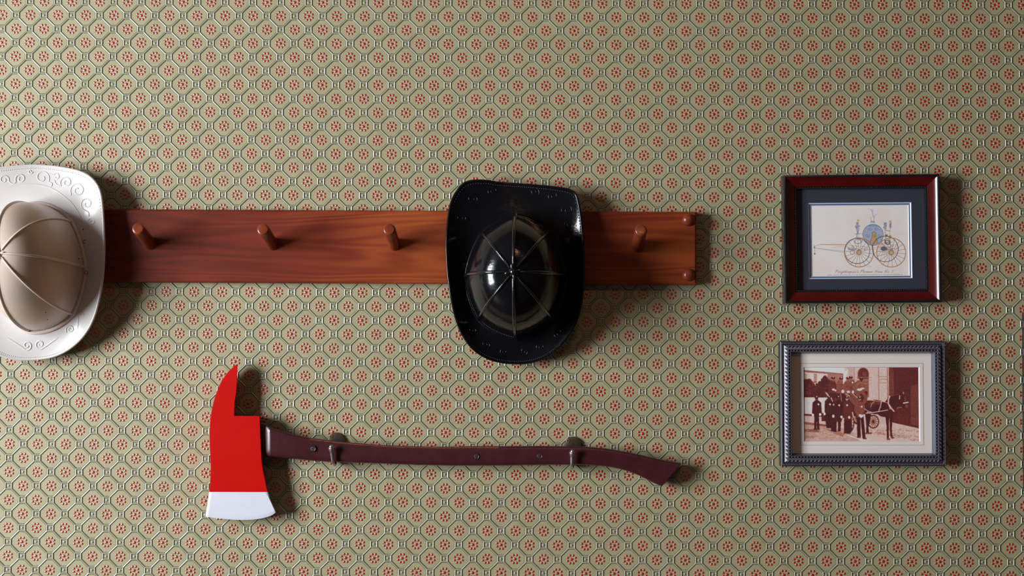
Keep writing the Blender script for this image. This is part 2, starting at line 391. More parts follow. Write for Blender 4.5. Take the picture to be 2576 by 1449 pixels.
axe = thing('fire_axe', 'red fire axe with white blade edge and maroon handle hanging on two hooks', 'axe', W(1100, 1200, 0))
def axe_head():
    # left and right outline of the head from the pick's tip down to the blade, sampled on shared rows (crop units)
    Lp = smooth_pts([(374, 82), (312, 135), (256, 208), (216, 290), (186, 380), (166, 470), (153, 580), (151, 700), (157, 830), (160, 945), (152, 1080), (148, 1119), (137, 1200), (118, 1319)], 5)
    Rp = smooth_pts([(559, 504), (564, 640), (570, 760), (579, 900), (600, 1010), (624, 1119), (655, 1200), (690, 1283)], 5)
    Rk = smooth_pts([(378, 82), (376, 180), (370, 300), (356, 400), (353, 495)], 5)
    def at(P, y):
        for a, b_ in zip(P, P[1:]):
            if a.y <= y <= b_.y: 
                t = 0 if b_.y == a.y else (y-a.y)/(b_.y-a.y); return a.x+(b_.x-a.x)*t
        return P[-1].x if y > P[-1].y else P[0].x
    def front(y):
        pts = [(82, .034), (300, .038), (500, .040), (830, .0405), (945, .0385), (1119, .0370), (1345, .0335)]
        for (a, da), (b_, db) in zip(pts, pts[1:]):
            if a <= y <= b_: return da+(db-da)*(y-a)/(b_-a)
        return pts[-1][1]
    def back(y): return .046-front(y)+(.004 if y < 1000 else .006)
    rows_pick = [88+(495-88)*i/14 for i in range(15)]
    rows_body = [504+(1119-504)*i/18 for i in range(19)]
    bev = .0016
    def ring(y0, y1, x0, x1):
        pass
    def strip(rows, xl, xr, mb, mi, cap0, cap1):
        rings = []
        for y in rows:
            f, k = front(y), back(y); a, c = xl(y), xr(y); e = min(3.2, (c-a)*.2)
            pl = cr3((a, y)); pr = cr3((c, y))
            q = [W(*cr3((a, y)), k+bev), W(*cr3((a, y)), f-bev), W(*cr3((a+e, y)), f), W(*cr3((c-e, y)), f), W(*cr3((c, y)), f-bev), W(*cr3((c, y)), k+bev), W(*cr3((c-e, y)), k), W(*cr3((a+e, y)), k)]
            rings.append(q)
        mb.loft(rings, mi)
    m = MB()
    strip(rows_pick+[500], lambda y: at(Lp, y), lambda y: at(Rk, y), m, 0, 0, 0)
    # eye and cheek: top row follows the square shoulder
    strip(rows_body, lambda y: at(Lp, y), lambda y: at(Rp, y), m, 0, 0, 0)
    # fill between pick and shoulder row
    strip([494.5, 504.2], lambda y: at(Lp, y), lambda y: at(Rk, 494), m, 0, 0, 0)
    head = m.build('axe_head', M_AXERED, axe, angle=25)
    # white blade edge
    m = MB()
    bot = smooth_pts([(118, 1319), (220, 1333), (330, 1343), (450, 1346), (560, 1336), (650, 1311), (690, 1283)], 6)
    n = 36; rings = []
    for i in range(13):
        s_ = i/12; r = []
        fr = []; bk = []
        for k in range(n+1):
            u = k/n
            xt = 148+(624-148)*u; yt = 1119+(1120-1119)*u
            # bottom point at same fraction along the edge arc
            q = bot[min(int(u*(len(bot)-1)), len(bot)-2)]; q2 = bot[min(int(u*(len(bot)-1))+1, len(bot)-1)]; fu = u*(len(bot)-1)-int(u*(len(bot)-1)) if u < 1 else 1
            xb = q.x+(q2.x-q.x)*fu; yb = q.y+(q2.y-q.y)*fu
            if k == 0: xx = at(Lp, yt+(yb-yt)*s_)
            elif k == n: xx = at(Rp, yt+(yb-yt)*s_)
            else: xx = xt+(xb-xt)*s_
            yy = yt+(yb-yt)*s_
            fd = front(yy)-(.0016 if k in (0, n) else 0); 
            if s_ == 1: fd -= .0012
            fr.append(W(*cr3((xx, yy)), fd)); bk.append(W(*cr3((xx, yy)), back(yy)))
        rings.append(fr+bk[::-1])
    m.loft(rings)
    m.build('blade_edge', M_AXEWHT, head, angle=40)
    return head
axe_head()

M_WORN = mat('worn_handle_edge', (.20, .055, .022, 1), .35, vary=(120, .6))
def axe_handle():
    top = [cr3(p) for p in [(540, 560), (592, 566), (606, 572), (640, 590), (700, 612), (775, 634), (850, 655), (1000, 685), (1125, 700), (1250, 714), (1500, 735), (1750, 747), (2060, 752)]] + \
          [cr4(p) for p in [(300, 321), (600, 321), (900, 319), (1100, 319), (1300, 322), (1500, 328), (1700, 350), (1900, 386), (2100, 430), (2250, 463), (2340, 478), (2400, 486)]]
    bot = [cr3(p) for p in [(540, 826), (588, 828), (606, 830), (640, 834), (700, 840), (775, 847), (850, 853), (1000, 869), (1125, 876), (1250, 881), (1500, 889), (1750, 898), (2060, 906)]] + \
          [cr4(p) for p in [(300, 514), (600, 513), (900, 509), (1100, 506), (1300, 505), (1500, 508), (1700, 528), (1850, 562), (1960, 602), (2060, 650), (2130, 686), (2200, 716)]]
    fr = [.0330, .0330, .0334, .0385, .0388, .0385, .038] + [.036]*6 + [.035]*12
    T = smooth_pts(top, 4); B = smooth_pts(bot, 4)
    D = [fr[min(i//4, len(fr)-1)]+(fr[min(i//4+1, len(fr)-1)]-fr[min(i//4, len(fr)-1)])*((i % 4)/4) for i in range(len(T))]
    n = 28; m = MB(); rings = []
    for (a, b_, d) in zip(T, B, D):
        back = .009; mid = (d+back)/2; hw = (d-back)/2; r = []
        for k in range(n):
            t = 2*PI*k/n; c, s_ = math.cos(t), math.sin(t)
            ex = .42
            v = math.copysign(abs(c)**ex, c); w_ = math.copysign(abs(s_)**ex, s_)   # rounded rectangle
            u = .5-.5*v
            r.append(W(a.x+(b_.x-a.x)*u, a.y+(b_.y-a.y)*u, mid+hw*w_))
        rings.append(r)
    m.loft(rings)
    # rounded end: push the last ring out a little
    o = m.build('handle', [M_HANDLE, M_WORN], axe, angle=24)
    # the worn arris along the top edge
    me = o.data
    idx = [0]*len(me.polygons)
    for i in range(len(T)-1):
        if 770 < T[i].x < 1235:
            for k in range(n):
                if k == 3: idx[i*n+k] = 1
    me.polygons.foreach_set('material_index', np.array(idx, dtype=np.int32))
    return o
handle = axe_handle()
for c, d in (((785.9, 1128.5), .0385), ((1196.8, 1148), .036), ((1355.7, 1147), .035)):
    p = W(*c, d-.0003); m = MB(); y = (0, -1, 0)
    m.lathe(p, y, [(.0062, 0), (.0062, .0006), (.0056, .0007), (.0046, .0001)], 24, 1)
    m.lathe(p, y, [(.0040, 0), (.0040, .0005), (.0036, .0010), (.0022, .0011)], 20, 0)
    for a in (.5, .5+PI/2):
        u = Vector((math.cos(a), 0, math.sin(a))); v = Vector((-math.sin(a), 0, math.cos(a)))
        P = [p+Vector(y)*.00135+u*(sx*.0020)+v*(sy*.0005) for sx, sy in ((-1, -1), (1, -1), (1, 1), (-1, 1))]
        m.add(P, [(0, 1, 2, 3)], 2)
    m.build('screw', [M_SCREW, M_HANDLE, M_DARK], handle, angle=40)

# ------------------------------------------------------------------ hooks
M_PLATE = mat('aged_bronze_plate', (.16, .115, .095, 1), .38, metal=.85, bump=(120, .2, .0008), vary=(50, .2))
M_PRONG = mat('pewter_prong', (.42, .40, .42, 1), .30, metal=.9, bump=(140, .15, .0006))
M_BRASS = mat('brass_screw', (.42, .33, .22, 1), .38, metal=.8)
def wall_hook(label, plate_c, screw_c, prong, group):
    c = W(*plate_c, 0)
    h = thing('wall_hook', label, 'hook', W(plate_c[0], plate_c[1]+22, 0), group=group)
    m = MB(); r = .0172
    rings = []
    prof = [(1.0, .0012), (1.0, .0045), (.95, .0062), (.8, .0070), (.45, .0076), (.02, .0078)]
    for rr, hh in prof:
        rings.append([Vector((c.x+r*rr*.98*math.cos(2*PI*k/32), -hh, c.z-.004+r*rr*1.12*math.sin(2*PI*k/32))) for k in range(32)])
    m.loft(rings); m.build('plate', M_PLATE, h, angle=25)
    for q in (screw_c, (2*plate_c[0]-screw_c[0], screw_c[1]+36)):
        s_ = W(*q, .0064); m = MB()
        m.lathe(s_, (0, -1, 0), [(.0040, 0), (.0040, .0010), (.0034, .0017), (.0018, .0019)], 18, 0)
        for a in (.35, .35+PI/2):
            u = Vector((math.cos(a), 0, math.sin(a))); v = Vector((-math.sin(a), 0, math.cos(a)))
            m.add([s_+Vector((0, -.0021, 0))+u*(sx*.0019)+v*(sy*.0005) for sx, sy in ((-1, -1), (1, -1), (1, 1), (-1, 1))], [(0, 1, 2, 3)], 1)
        m.build('screw', [M_BRASS, M_DARK], h, angle=40)
    pts = smooth_pts([W(*prong[0], .005), W(*prong[1], .014), W(*prong[2], .028), W(*prong[3], .0405), W(*prong[4], .0435), W(*prong[5], .0455), W(*prong[6], .0475)], 5)
    N = len(pts); rad = []
    for i in range(N):
        t = i/(N-1); rr = .0036-.0010*math.sin(min(t/.75, 1)*PI)
        if t > .72: rr = .0028+.0024*math.sin((t-.72)/.28*PI*.80)
        if t > .97: rr *= .8
        rad.append(rr)
    m = MB(); m.tube(pts, rad, 14)
    e = pts[-1]; R_ = rad[-1]*1.15
    m.blob(e, Vector((R_, 0, 0)), Vector((0, R_, 0)), Vector((0, 0, R_)), 14, 8)
    m.build('prong', M_PRONG, h, angle=60)
wall_hook('bronze wall hook under the axe handle nearer the red axe head', (846, 1108), (832.5, 1097.5),
          [(842, 1159), (843, 1168), (841, 1169), (837.5, 1162), (835.5, 1146), (834, 1132), (833.5, 1124)], 'hooks holding the fire axe')
wall_hook('bronze wall hook under the axe handle nearer the flared grip end', (1441, 1119), (1428.5, 1108.5),
          [(1440, 1167), (1440, 1175.5), (1438.5, 1177.5), (1438.5, 1170.5), (1439, 1156), (1439.5, 1143), (1440, 1136)], 'hooks holding the fire axe')

# ------------------------------------------------------------------ helmets
def helmet(label, center, a_px, b_px, apex, outline, dbase, H, side_rise, M_brim, M_crown, M_rib, M_stitch, M_edge, egg=0.0, scrolls=None, extras=None, rib_r=.0034, ribs=tuple(range(0, 360, 45)), e1=.86, e2=1.0, fin=1.0):
    root = thing('fire_helmet', label, 'helmet', W(center[0], center[1], .0), group='fire helmets on the peg rail')
    n = 128
    cx, cy = center; C = W(cx, cy, dbase); A = W(apex[0], apex[1], dbase+H)
    def base_px(th, k=1.0):
        s_ = math.sin(th); e = 1+egg*s_      # narrower towards the top when egg < 0
        return (cx+a_px*k*e*math.cos(th), cy-b_px*k*s_)
    # outline as polar distances in the crown's normalised angle
    O = smooth_pts(outline, 6, closed=True)
    angs = [math.atan2(-(p.y-cy)/b_px, (p.x-cx)/a_px) for p in O]
    def out_px(th):
        th = math.atan2(math.sin(th), math.cos(th)); N = len(O)
        for i in range(N):
            a0, a1 = angs[i], angs[(i+1) % N]; d = math.atan2(math.sin(a1-a0), math.cos(a1-a0)); e = math.atan2(math.sin(th-a0), math.cos(th-a0))
            if d != 0 and 0 <= e/d <= 1 and abs(e) < 1:
                t = e/d; p = O[i]+(O[(i+1) % N]-O[i])*t; return (p.x, p.y)
        return (O[0].x, O[0].y)
    def brim_depth(th, t):
        c2 = math.cos(th)**2
        rise = -.008+(side_rise+.008)*c2**.85
        return dbase+rise*(max(t, 0)**1.5)-.006*math.sin(PI*t)*(1-c2)*.3
    cache = {}
    def brim(th, t, lift=0.0):
        k = round(th, 5)
        if k not in cache: cache[k] = (base_px(th), out_px(th))
        p, q = cache[k]
        return W(p[0]+(q[0]-p[0])*t, p[1]+(q[1]-p[1])*t, brim_depth(th, t)+lift)
    # brim: top skin, rolled over to an underside
    ths = [2*PI*k/n for k in range(n)]
    ts = [-.12, 0, .06, .14, .24, .36, .48, .6, .72, .82, .9, .96, 1.0]
    rings = [[brim(th, t) for th in ths] for t in ts]
    rings += [[brim(th, t, -.0035) for th in ths] for t in ts[::-1]]
    m = MB(); m.loft(rings, closed=True)
    if scrolls:
        def to_st(px_, py_):
            th = math.atan2(-(py_-cy)/b_px, (px_-cx)/a_px); p = base_px(th); q = out_px(th)
            L = math.hypot(q[0]-p[0], q[1]-p[1]); l = (px_-p[0])*(q[0]-p[0])/L+(py_-p[1])*(q[1]-p[1])/L
            return th, l/L
        for kind, pts, r in scrolls:
            P = []
            for x_, y_ in pts:
                th, t = to_st(x_, y_); P.append(W(x_, y_, brim_depth(th, t)+.0001))
            m.tube(P, [r*(.5 if i in (0, len(P)-1) else 1) for i in range(len(P))], 8, 0, flat=.6, up=Vector((0, -1, 0)))
    brim_o = m.build('brim', M_brim, root, angle=60)
    m = MB(); m.tube([brim(th, 1.0, -.0012) for th in ths], .0027, 10, closed=True); m.build('brim_edge', M_edge, root, angle=180)
    # crown
    def ring_pt(th, r, h, k=1.0):
        Cc = C+(A-C)*h
        p = base_px(th, 1.0); q = W(p[0], p[1], dbase)-C
        dg = math.degrees(th) % 360; pan = 1
        for ra, rb in zip(ribs, ribs[1:]+(ribs[0]+360,)):
            if ra <= dg <= rb: pan = 1-.024*math.sin(PI*(dg-ra)/(rb-ra))*(1 if r > .15 else r/.15)
        return Cc+q*(r*pan*k)
    def prof(u):       # u 0 base .. 1 apex
        ang = u*PI/2
        return max(math.cos(ang), 0)**e1, math.sin(ang)**e2
    rings = []; nu = 26
    for i in range(nu+1):
        r, h = prof(i/nu); rings.append([ring_pt(th, max(r, .004), h) for th in ths])
    m = MB(); m.loft(rings, cap=False)
    m.f.append(tuple(nu*n+k for k in range(n))); m.m.append(0)
    crown = m.build('crown', M_crown, root, angle=180)
    md = crown.modifiers.new('thickness', 'SOLIDIFY'); md.thickness = .003; md.offset = -1
    # ribs
    for k, dg in enumerate(ribs):
        th = math.radians(dg); P = []; R_ = []; U = []
        for i in range(0, 25):
            u = .015+.955*i/24; r, h = prof(u); p = ring_pt(th, r, h); P.append(p); U.append((p-(C+(A-C)*(h*.5))).normalized())
            R_.append((rib_r if k % 2 == 0 else rib_r*.85)*(1.25-.45*u))
        m = MB(); m.tube(P, R_, 10, up=U, flat=1.25)
        m.build('crown_rib', M_rib, root, angle=60)
    # seam band round the foot of the crown
    m = MB(); m.tube([ring_pt(th, 1.02, .0)+Vector((0, -.0015, 0)) for th in ths], .0042, 10, closed=True, flat=.8, up=Vector((0, -1, 0)))
    m.build('base_band', M_crown, root, angle=180)
    # stitching: edge of the brim and round the crown band
    m = MB(); N1 = 230
    for i in range(N1):
        th = 2*PI*i/N1; p = brim(th, .935, .0003); q = brim(th+.01, .935, .0003); t_ = (q-p).normalized()
        m.blob(p, t_*.0016, t_.cross(Vector((0, 1, 0))).normalized()*.0007, Vector((0, -.0008, 0)), 6, 4)
    m.build('edge_stitching', M_stitch, root, angle=180)
    m = MB()
    for i in range(190):
        th = 2*PI*i/190; p = ring_pt(th, 1.005, .035); q = ring_pt(th+.01, 1.005, .035); t_ = (q-p).normalized()
        nn = (p-(C+(A-C)*.1)).normalized()
        m.blob(p, t_*.0014, t_.cross(nn).normalized()*.0007, nn*.0008, 6, 4)
    m.build('band_stitching', M_stitch, root, angle=180)
    # finial where the ribs meet
    ax = (A-C).normalized(); m = MB()
    m.lathe(A-ax*.003, ax, [(a_*fin, h_*fin) for a_, h_ in [(.0085, 0), (.0095, .002), (.0085, .0045), (.0055, .0055), (.006, .0075), (.0045, .0095), (.001, .0105)]], 20)
    for k in range(4):
        t = k*PI/2+.2; u = (RGT*math.cos(t)+UPV*math.sin(t)); v = (RGT*-math.sin(t)+UPV*math.cos(t))
        m.blob(A+u*(.009*fin)+ax*.0012, u*(.0075*fin), v*(.0040*fin), ax*(.0028*fin), 10, 6)
    m.build('finial', M_rib, root, angle=60)
    if extras: extras(root, brim, ring_pt, prof, W)
    return root

def spiral(cx, cy, r, turns, a0, sgn=1, tail=None):
    P = []; N = int(22*turns)
    for i in range(N+1):
        t = i/N; a = a0+sgn*2*PI*turns*t; rr = r*(1-.78*t); P.append((cx+rr*math.cos(a), cy+rr*math.sin(a)))
    if tail:
        sx, sy = P[0]; P = [(tail[0]+(sx-tail[0])*u/8+tail[2]*math.sin(PI*u/8), tail[1]+(sy-tail[1])*u/8+tail[3]*math.sin(PI*u/8)) for u in range(8)]+P
    return P
M_BLK = mat('black_lacquered_leather', (.0035, .0036, .0048, 1), .16, spec=.34, coat=.0, bump=(34, .30, .004))
M_BLKR = mat('black_lacquered_rib', (.004, .004, .005, 1), .2, spec=.55, coat=.4, coat_rough=.1, bump=(130, .35, .0015))
M_BLKS = mat('black_stitch', (.03, .03, .035, 1), .25, spec=.7)
ob = [(200,165),(240,118),(300,99),(400,98),(480,112),(600,121),(750,132),(900,147),(985,163),(1028,196),(1045,255),(1060,345),(1071,440),(1078,550),(1080,700),(1077,830),(1065,940),(1040,1050),(1000,1140),(940,1225),(860,1300),(780,1345),(690,1370),(600,1374),(500,1365),(400,1335),(310,1275),(250,1200),(205,1110),(173,1000),(150,880),(133,760),(124,640),(122,520),(130,400),(145,290),(166,222)]
ob = [(1080+x/2.786, 420+y/2.786) for x, y in ob]
helmet('shiny black leather fire helmet hanging on the peg rail above the axe handle', (1298, 697), 124, 151, (1291.5, 684), ob, .0345, .160, .026,
       M_BLK, M_BLK, M_BLKR, M_BLKS, M_BLK, egg=-.05, e1=.74, e2=.84,
       scrolls=[('s', spiral(x_, y_, r_, 1.3, a_, g_), .0008) for x_, y_, r_, a_, g_ in ((1428, 528, 16, 2.6, 1), (1432, 566, 12, 3.2, 1), (1392, 492, 13, 2.2, 1), (1345, 482, 12, .6, -1), (1240, 480, 13, 2.4, 1), (1188, 500, 14, .8, -1), (1160, 548, 12, .4, -1),
                (1405, 838, 13, 1.4, 1), (1360, 872, 12, 1.6, 1), (1318, 884, 11, 1.8, -1), (1268, 884, 11, 1.2, 1), (1222, 866, 12, 1.5, -1), (1188, 830, 11, 1.7, -1))])

M_WHT = mat('white_painted_leather', (.55, .515, .50, 1), .27, spec=.5, coat=.25, coat_rough=.08, bump=(35, .05, .002), vary=(9, .03))
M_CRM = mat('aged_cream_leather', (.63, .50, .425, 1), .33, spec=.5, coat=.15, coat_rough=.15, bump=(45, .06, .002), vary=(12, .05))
M_CRMR = mat('aged_cream_rib', (.70, .59, .515, 1), .33, spec=.5)
M_STW = mat('cream_stitch', (.60, .55, .50, 1), .45)
M_RUST = mat('rusty_eyelet', (.32, .22, .14, 1), .5)
M_HOLE = mat('nail_hole', (.02, .014, .01, 1), .8)
wr = [(200,95),(300,99),(400,110),(500,130),(572,160),(622,207),(650,262),(663,330),(671,430),(676,550),(677,650),(673,760),(663,860),(645,960),(619,1060),(580,1148),(520,1228),(440,1293),(350,1334),(250,1352)]
wl = [(2*194-x-6, y+4) for x, y in wr[::-1] if x > 240]
ow = [(x/2.588, 380+y/2.588) for x, y in wr]+[(x/2.588, 380+y/2.588) for x, y in wl]
sw = [('s', spiral(106, 447, 19, 1.25, .6, -1, (128, 470, 6, -2)), .0013), ('s', spiral(167, 459, 16, 1.3, 2.6, 1, (136, 452, -2, 5)), .0013),
      ('s', spiral(196, 479, 19, 1.35, 3.0, 1, (176, 490, 2, 4)), .0013), ('s', spiral(219, 513, 17, 1.3, 1.9, 1, (224, 545, 4, -3)), .0013),
      ('s', spiral(231, 558, 10, 1.2, 3.3, 1), .0012), ('s', spiral(52, 450, 14, 1.3, 2.6, 1, (20, 455, 2, 6)), .0013), ('s', spiral(10, 452, 13, 1.2, .4, -1), .0012),
      ('s', spiral(142, 445, 9, .8, 4.4, 1, (122, 436, 3, 3)), .0012),
      ('s', spiral(68, 869, 12.5, 1.3, 1.8, -1, (18, 850, 8, 4)), .0014), ('s', spiral(101, 866, 12.5, 1.3, 1.3, 1, (146, 849, -8, 6)), .0014),
      ('s', spiral(176.5, 829, 11.5, 1.4, 2.4, 1), .0013), ('s', spiral(207, 789, 6, 1.0, .2, 1), .0012),
      ('s', [(198, 798), (197, 812), (195, 828)], .0009), ('s', spiral(76, 431.5, 6.5, 1.02, 0, 1), .0014),
      ('l', [(x_, y_) for x_, y_ in [(20, 470), (45, 464.5), (66, 463), (88, 463.6), (110, 467), (128, 473), (145, 482), (162, 494.5), (177, 507), (187, 519), (199, 538), (207, 556), (214, 575)]], .0012)]
def white_extras(root, brim, ring_pt, prof, W):
    from mathutils.bvhtree import BVHTree
    vs, ps = [], []
    for ch in root.children:
        if ch.name.split('.')[0] in ('brim', 'crown', 'base_band'):
            n0 = len(vs); vs += [root.matrix_basis @ v.co for v in ch.data.vertices]; ps += [tuple(n0+i for i in p.vertices) for p in ch.data.polygons]
    tree = BVHTree.FromPolygons(vs, ps)
    def W(px, py, d):      # the point of the helmet's own surface seen there
        far = globals()['W'](px, py, 0); h = tree.ray_cast(CAM, (far-CAM).normalized())
        return h[0] if h[0] else globals()['W'](px, py, d)
    for (px_, py_), d, r in (((209, 577), .052, .0013), ((198, 651), .066, .0015), ((197, 671), .064, .0011), ((115, 786), .120, .0010), ((119, 804), .100, .0010)):
        p = W(px_, py_, d); m = MB()
        m.blob(p, Vector((r, 0, 0)), Vector((0, r, 0)), Vector((0, 0, r)), 8, 6)
        m.build('nail_hole', M_HOLE, root)
    for px_, py_, d in ((213, 608, .040), (217, 686, .040)):
        p = W(px_, py_, d); m = MB()
        m.tube([p+Vector((.0030*math.cos(t), .001*math.cos(t), .0030*math.sin(t))) for t in [2*PI*k/16 for k in range(16)]], .0010, 8, closed=True)
        m.build('eyelet', M_RUST, root)
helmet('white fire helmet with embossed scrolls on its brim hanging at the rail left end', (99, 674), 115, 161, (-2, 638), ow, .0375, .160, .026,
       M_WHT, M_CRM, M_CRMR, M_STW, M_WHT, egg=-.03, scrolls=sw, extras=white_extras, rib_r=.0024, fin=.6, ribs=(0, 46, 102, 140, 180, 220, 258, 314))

# ------------------------------------------------------------------ pictures: small painting kit for the prints
class Canvas:
    def __init__(s, w, h, sx, sy, col): s.w, s.h = w, h; s.sx, s.sy = sx, sy; s.a = np.ones((h, w, 3))*np.array(col); s.Y, s.X = np.mgrid[0:h, 0:w]; s.X = (s.X+.5)/sx; s.Y = (s.Y+.5)/sy
    def blend(s, mask, col):
        mask = mask[..., None]; s.a = s.a*(1-mask)+np.array(col)*mask
    def poly(s, P, col, op=1.0):
        P = np.array(P, float); inside = np.zeros_like(s.X, bool); n = len(P)
        for i in range(n):
            (x0, y0), (x1, y1) = P[i], P[i-1]
            if y0 == y1: continue
            c = ((y0 > s.Y) != (y1 > s.Y)) & (s.X < (x1-x0)*(s.Y-y0)/(y1-y0)+x0); inside ^= c
        s.blend(inside*op, col)
    def ell(s, c, rx, ry, col, op=1.0):
        d = np.sqrt(((s.X-c[0])/rx)**2+((s.Y-c[1])/ry)**2); e = 1.0/(min(rx, ry)*s.sx)
        s.blend(np.clip((1-d)/e+.5, 0, 1)*op, col)
    def ring(s, c, rx, ry, w, col, op=1.0):
        d = np.abs(np.sqrt(((s.X-c[0])/rx)**2+((s.Y-c[1])/ry)**2)-1)*min(rx, ry)
        s.blend(np.clip((w/2-d)*s.sx+.5, 0, 1)*op*min(1, w*s.sx), col)
    def line(s, P, w, col, op=1.0):
        best = np.full(s.X.shape, 1e9)
        for (x0, y0), (x1, y1) in zip(P, P[1:]):
            dx, dy = x1-x0, y1-y0; L = dx*dx+dy*dy+1e-9
            t = np.clip(((s.X-x0)*dx+(s.Y-y0)*dy)/L, 0, 1); best = np.minimum(best, np.hypot(s.X-x0-t*dx, s.Y-y0-t*dy))
        s.blend(np.clip((w/2-best)*s.sx+.5, 0, 1)*op*min(1, w*s.sx), col)
    def blur(s, r):
        k = np.exp(-np.arange(-3*r, 3*r+1)**2/(2*r*r)); k /= k.sum(); n = len(k)//2
        for ax in (0, 1):
            p = np.pad(s.a, [(n, n) if i == ax else (0, 0) for i in range(3)], mode='edge')
            s.a = sum(k[i]*np.take(p, range(i, i+s.a.shape[ax]), axis=ax) for i in range(len(k)))
def noise2(h, w, cells):
    g = RNG.random((cells+2, int(cells*w/h)+3)); yy = np.linspace(0, cells, h); xx = np.linspace(0, cells*w/h, w)
    yi = yy.astype(int); xi = xx.astype(int); fy = (yy-yi)[:, None]; fx = (xx-xi)[None]
    return (g[yi][:, xi]*(1-fy)*(1-fx)+g[yi+1][:, xi]*fy*(1-fx)+g[yi][:, xi+1]*(1-fy)*fx+g[yi+1][:, xi+1]*fy*fx)-.5
def to_lin(a):
    a = np.clip(a, 0, 1); return np.where(a <= .04045, a/12.92, ((a+.055)/1.055)**2.4)

def print_obj(name, rgb, x0, x1, z0, z1, depth, parent, rough=.6, k=1.0):
    """a printed sheet: flat grid, the picture stored as its vertex colours"""
    h, w, _ = rgb.shape
    X, Z = np.meshgrid(np.linspace(x0, x1, w), np.linspace(z1, z0, h))
    V = np.stack([X, np.full_like(X, -depth), Z], -1).reshape(-1, 3)
    i = np.arange((h-1)*(w-1)); r = i//(w-1); c = i % (w-1); a = r*w+c
    loops = np.stack([a, a+w, a+w+1, a+1], 1).ravel(); tot = np.full(len(i), 4)
    m = bpy.data.materials.new(name+'_ink'); m.use_nodes = True; nt = m.node_tree; b = nt.nodes['Principled BSDF']
    at = nt.nodes.new('ShaderNodeAttribute'); at.attribute_name = 'ink'; nt.links.new(at.outputs['Color'], b.inputs['Base Color']); b.inputs['Roughness'].default_value = rough
    me = mesh_np(name, V, loops, tot, [m], np.zeros(len(i)), np.zeros(len(i)))
    ca = me.color_attributes.new('ink', 'FLOAT_COLOR', 'POINT')
    col = np.concatenate([np.clip(to_lin(rgb.reshape(-1, 3))*k, 0, .88), np.ones((h*w, 1))], 1).astype(np.float32)
    ca.data.foreach_set('color', col.ravel())
    o = bpy.data.objects.new(name, me); COL.objects.link(o); o.parent = parent
    return o

M_GLASS = bpy.data.materials.new('picture_glass'); M_GLASS.use_nodes = True
_nt = M_GLASS.node_tree; _nt.nodes.clear()
_o = _nt.nodes.new('ShaderNodeOutputMaterial'); _mx = _nt.nodes.new('ShaderNodeMixShader'); _t = _nt.nodes.new('ShaderNodeBsdfTransparent'); _g = _nt.nodes.new('ShaderNodeBsdfGlossy')
_g.inputs['Roughness'].default_value = .02; _lw = _nt.nodes.new('ShaderNodeLayerWeight'); _lw.inputs['Blend'].default_value = .5
_pw = _nt.nodes.new('ShaderNodeMath'); _pw.operation = 'POWER'; _pw.inputs[1].default_value = 5; _nt.links.new(_lw.outputs['Facing'], _pw.inputs[0])
_fr = _nt.nodes.new('ShaderNodeMath'); _fr.operation = 'MULTIPLY_ADD'; _fr.inputs[1].default_value = .92; _fr.inputs[2].default_value = .06; _nt.links.new(_pw.outputs[0], _fr.inputs[0])
_nt.links.new(_fr.outputs[0], _mx.inputs[0]); _nt.links.new(_t.outputs[0], _mx.inputs[1]); _nt.links.new(_g.outputs[0], _mx.inputs[2]); _nt.links.new(_mx.outputs[0], _o.inputs[0])

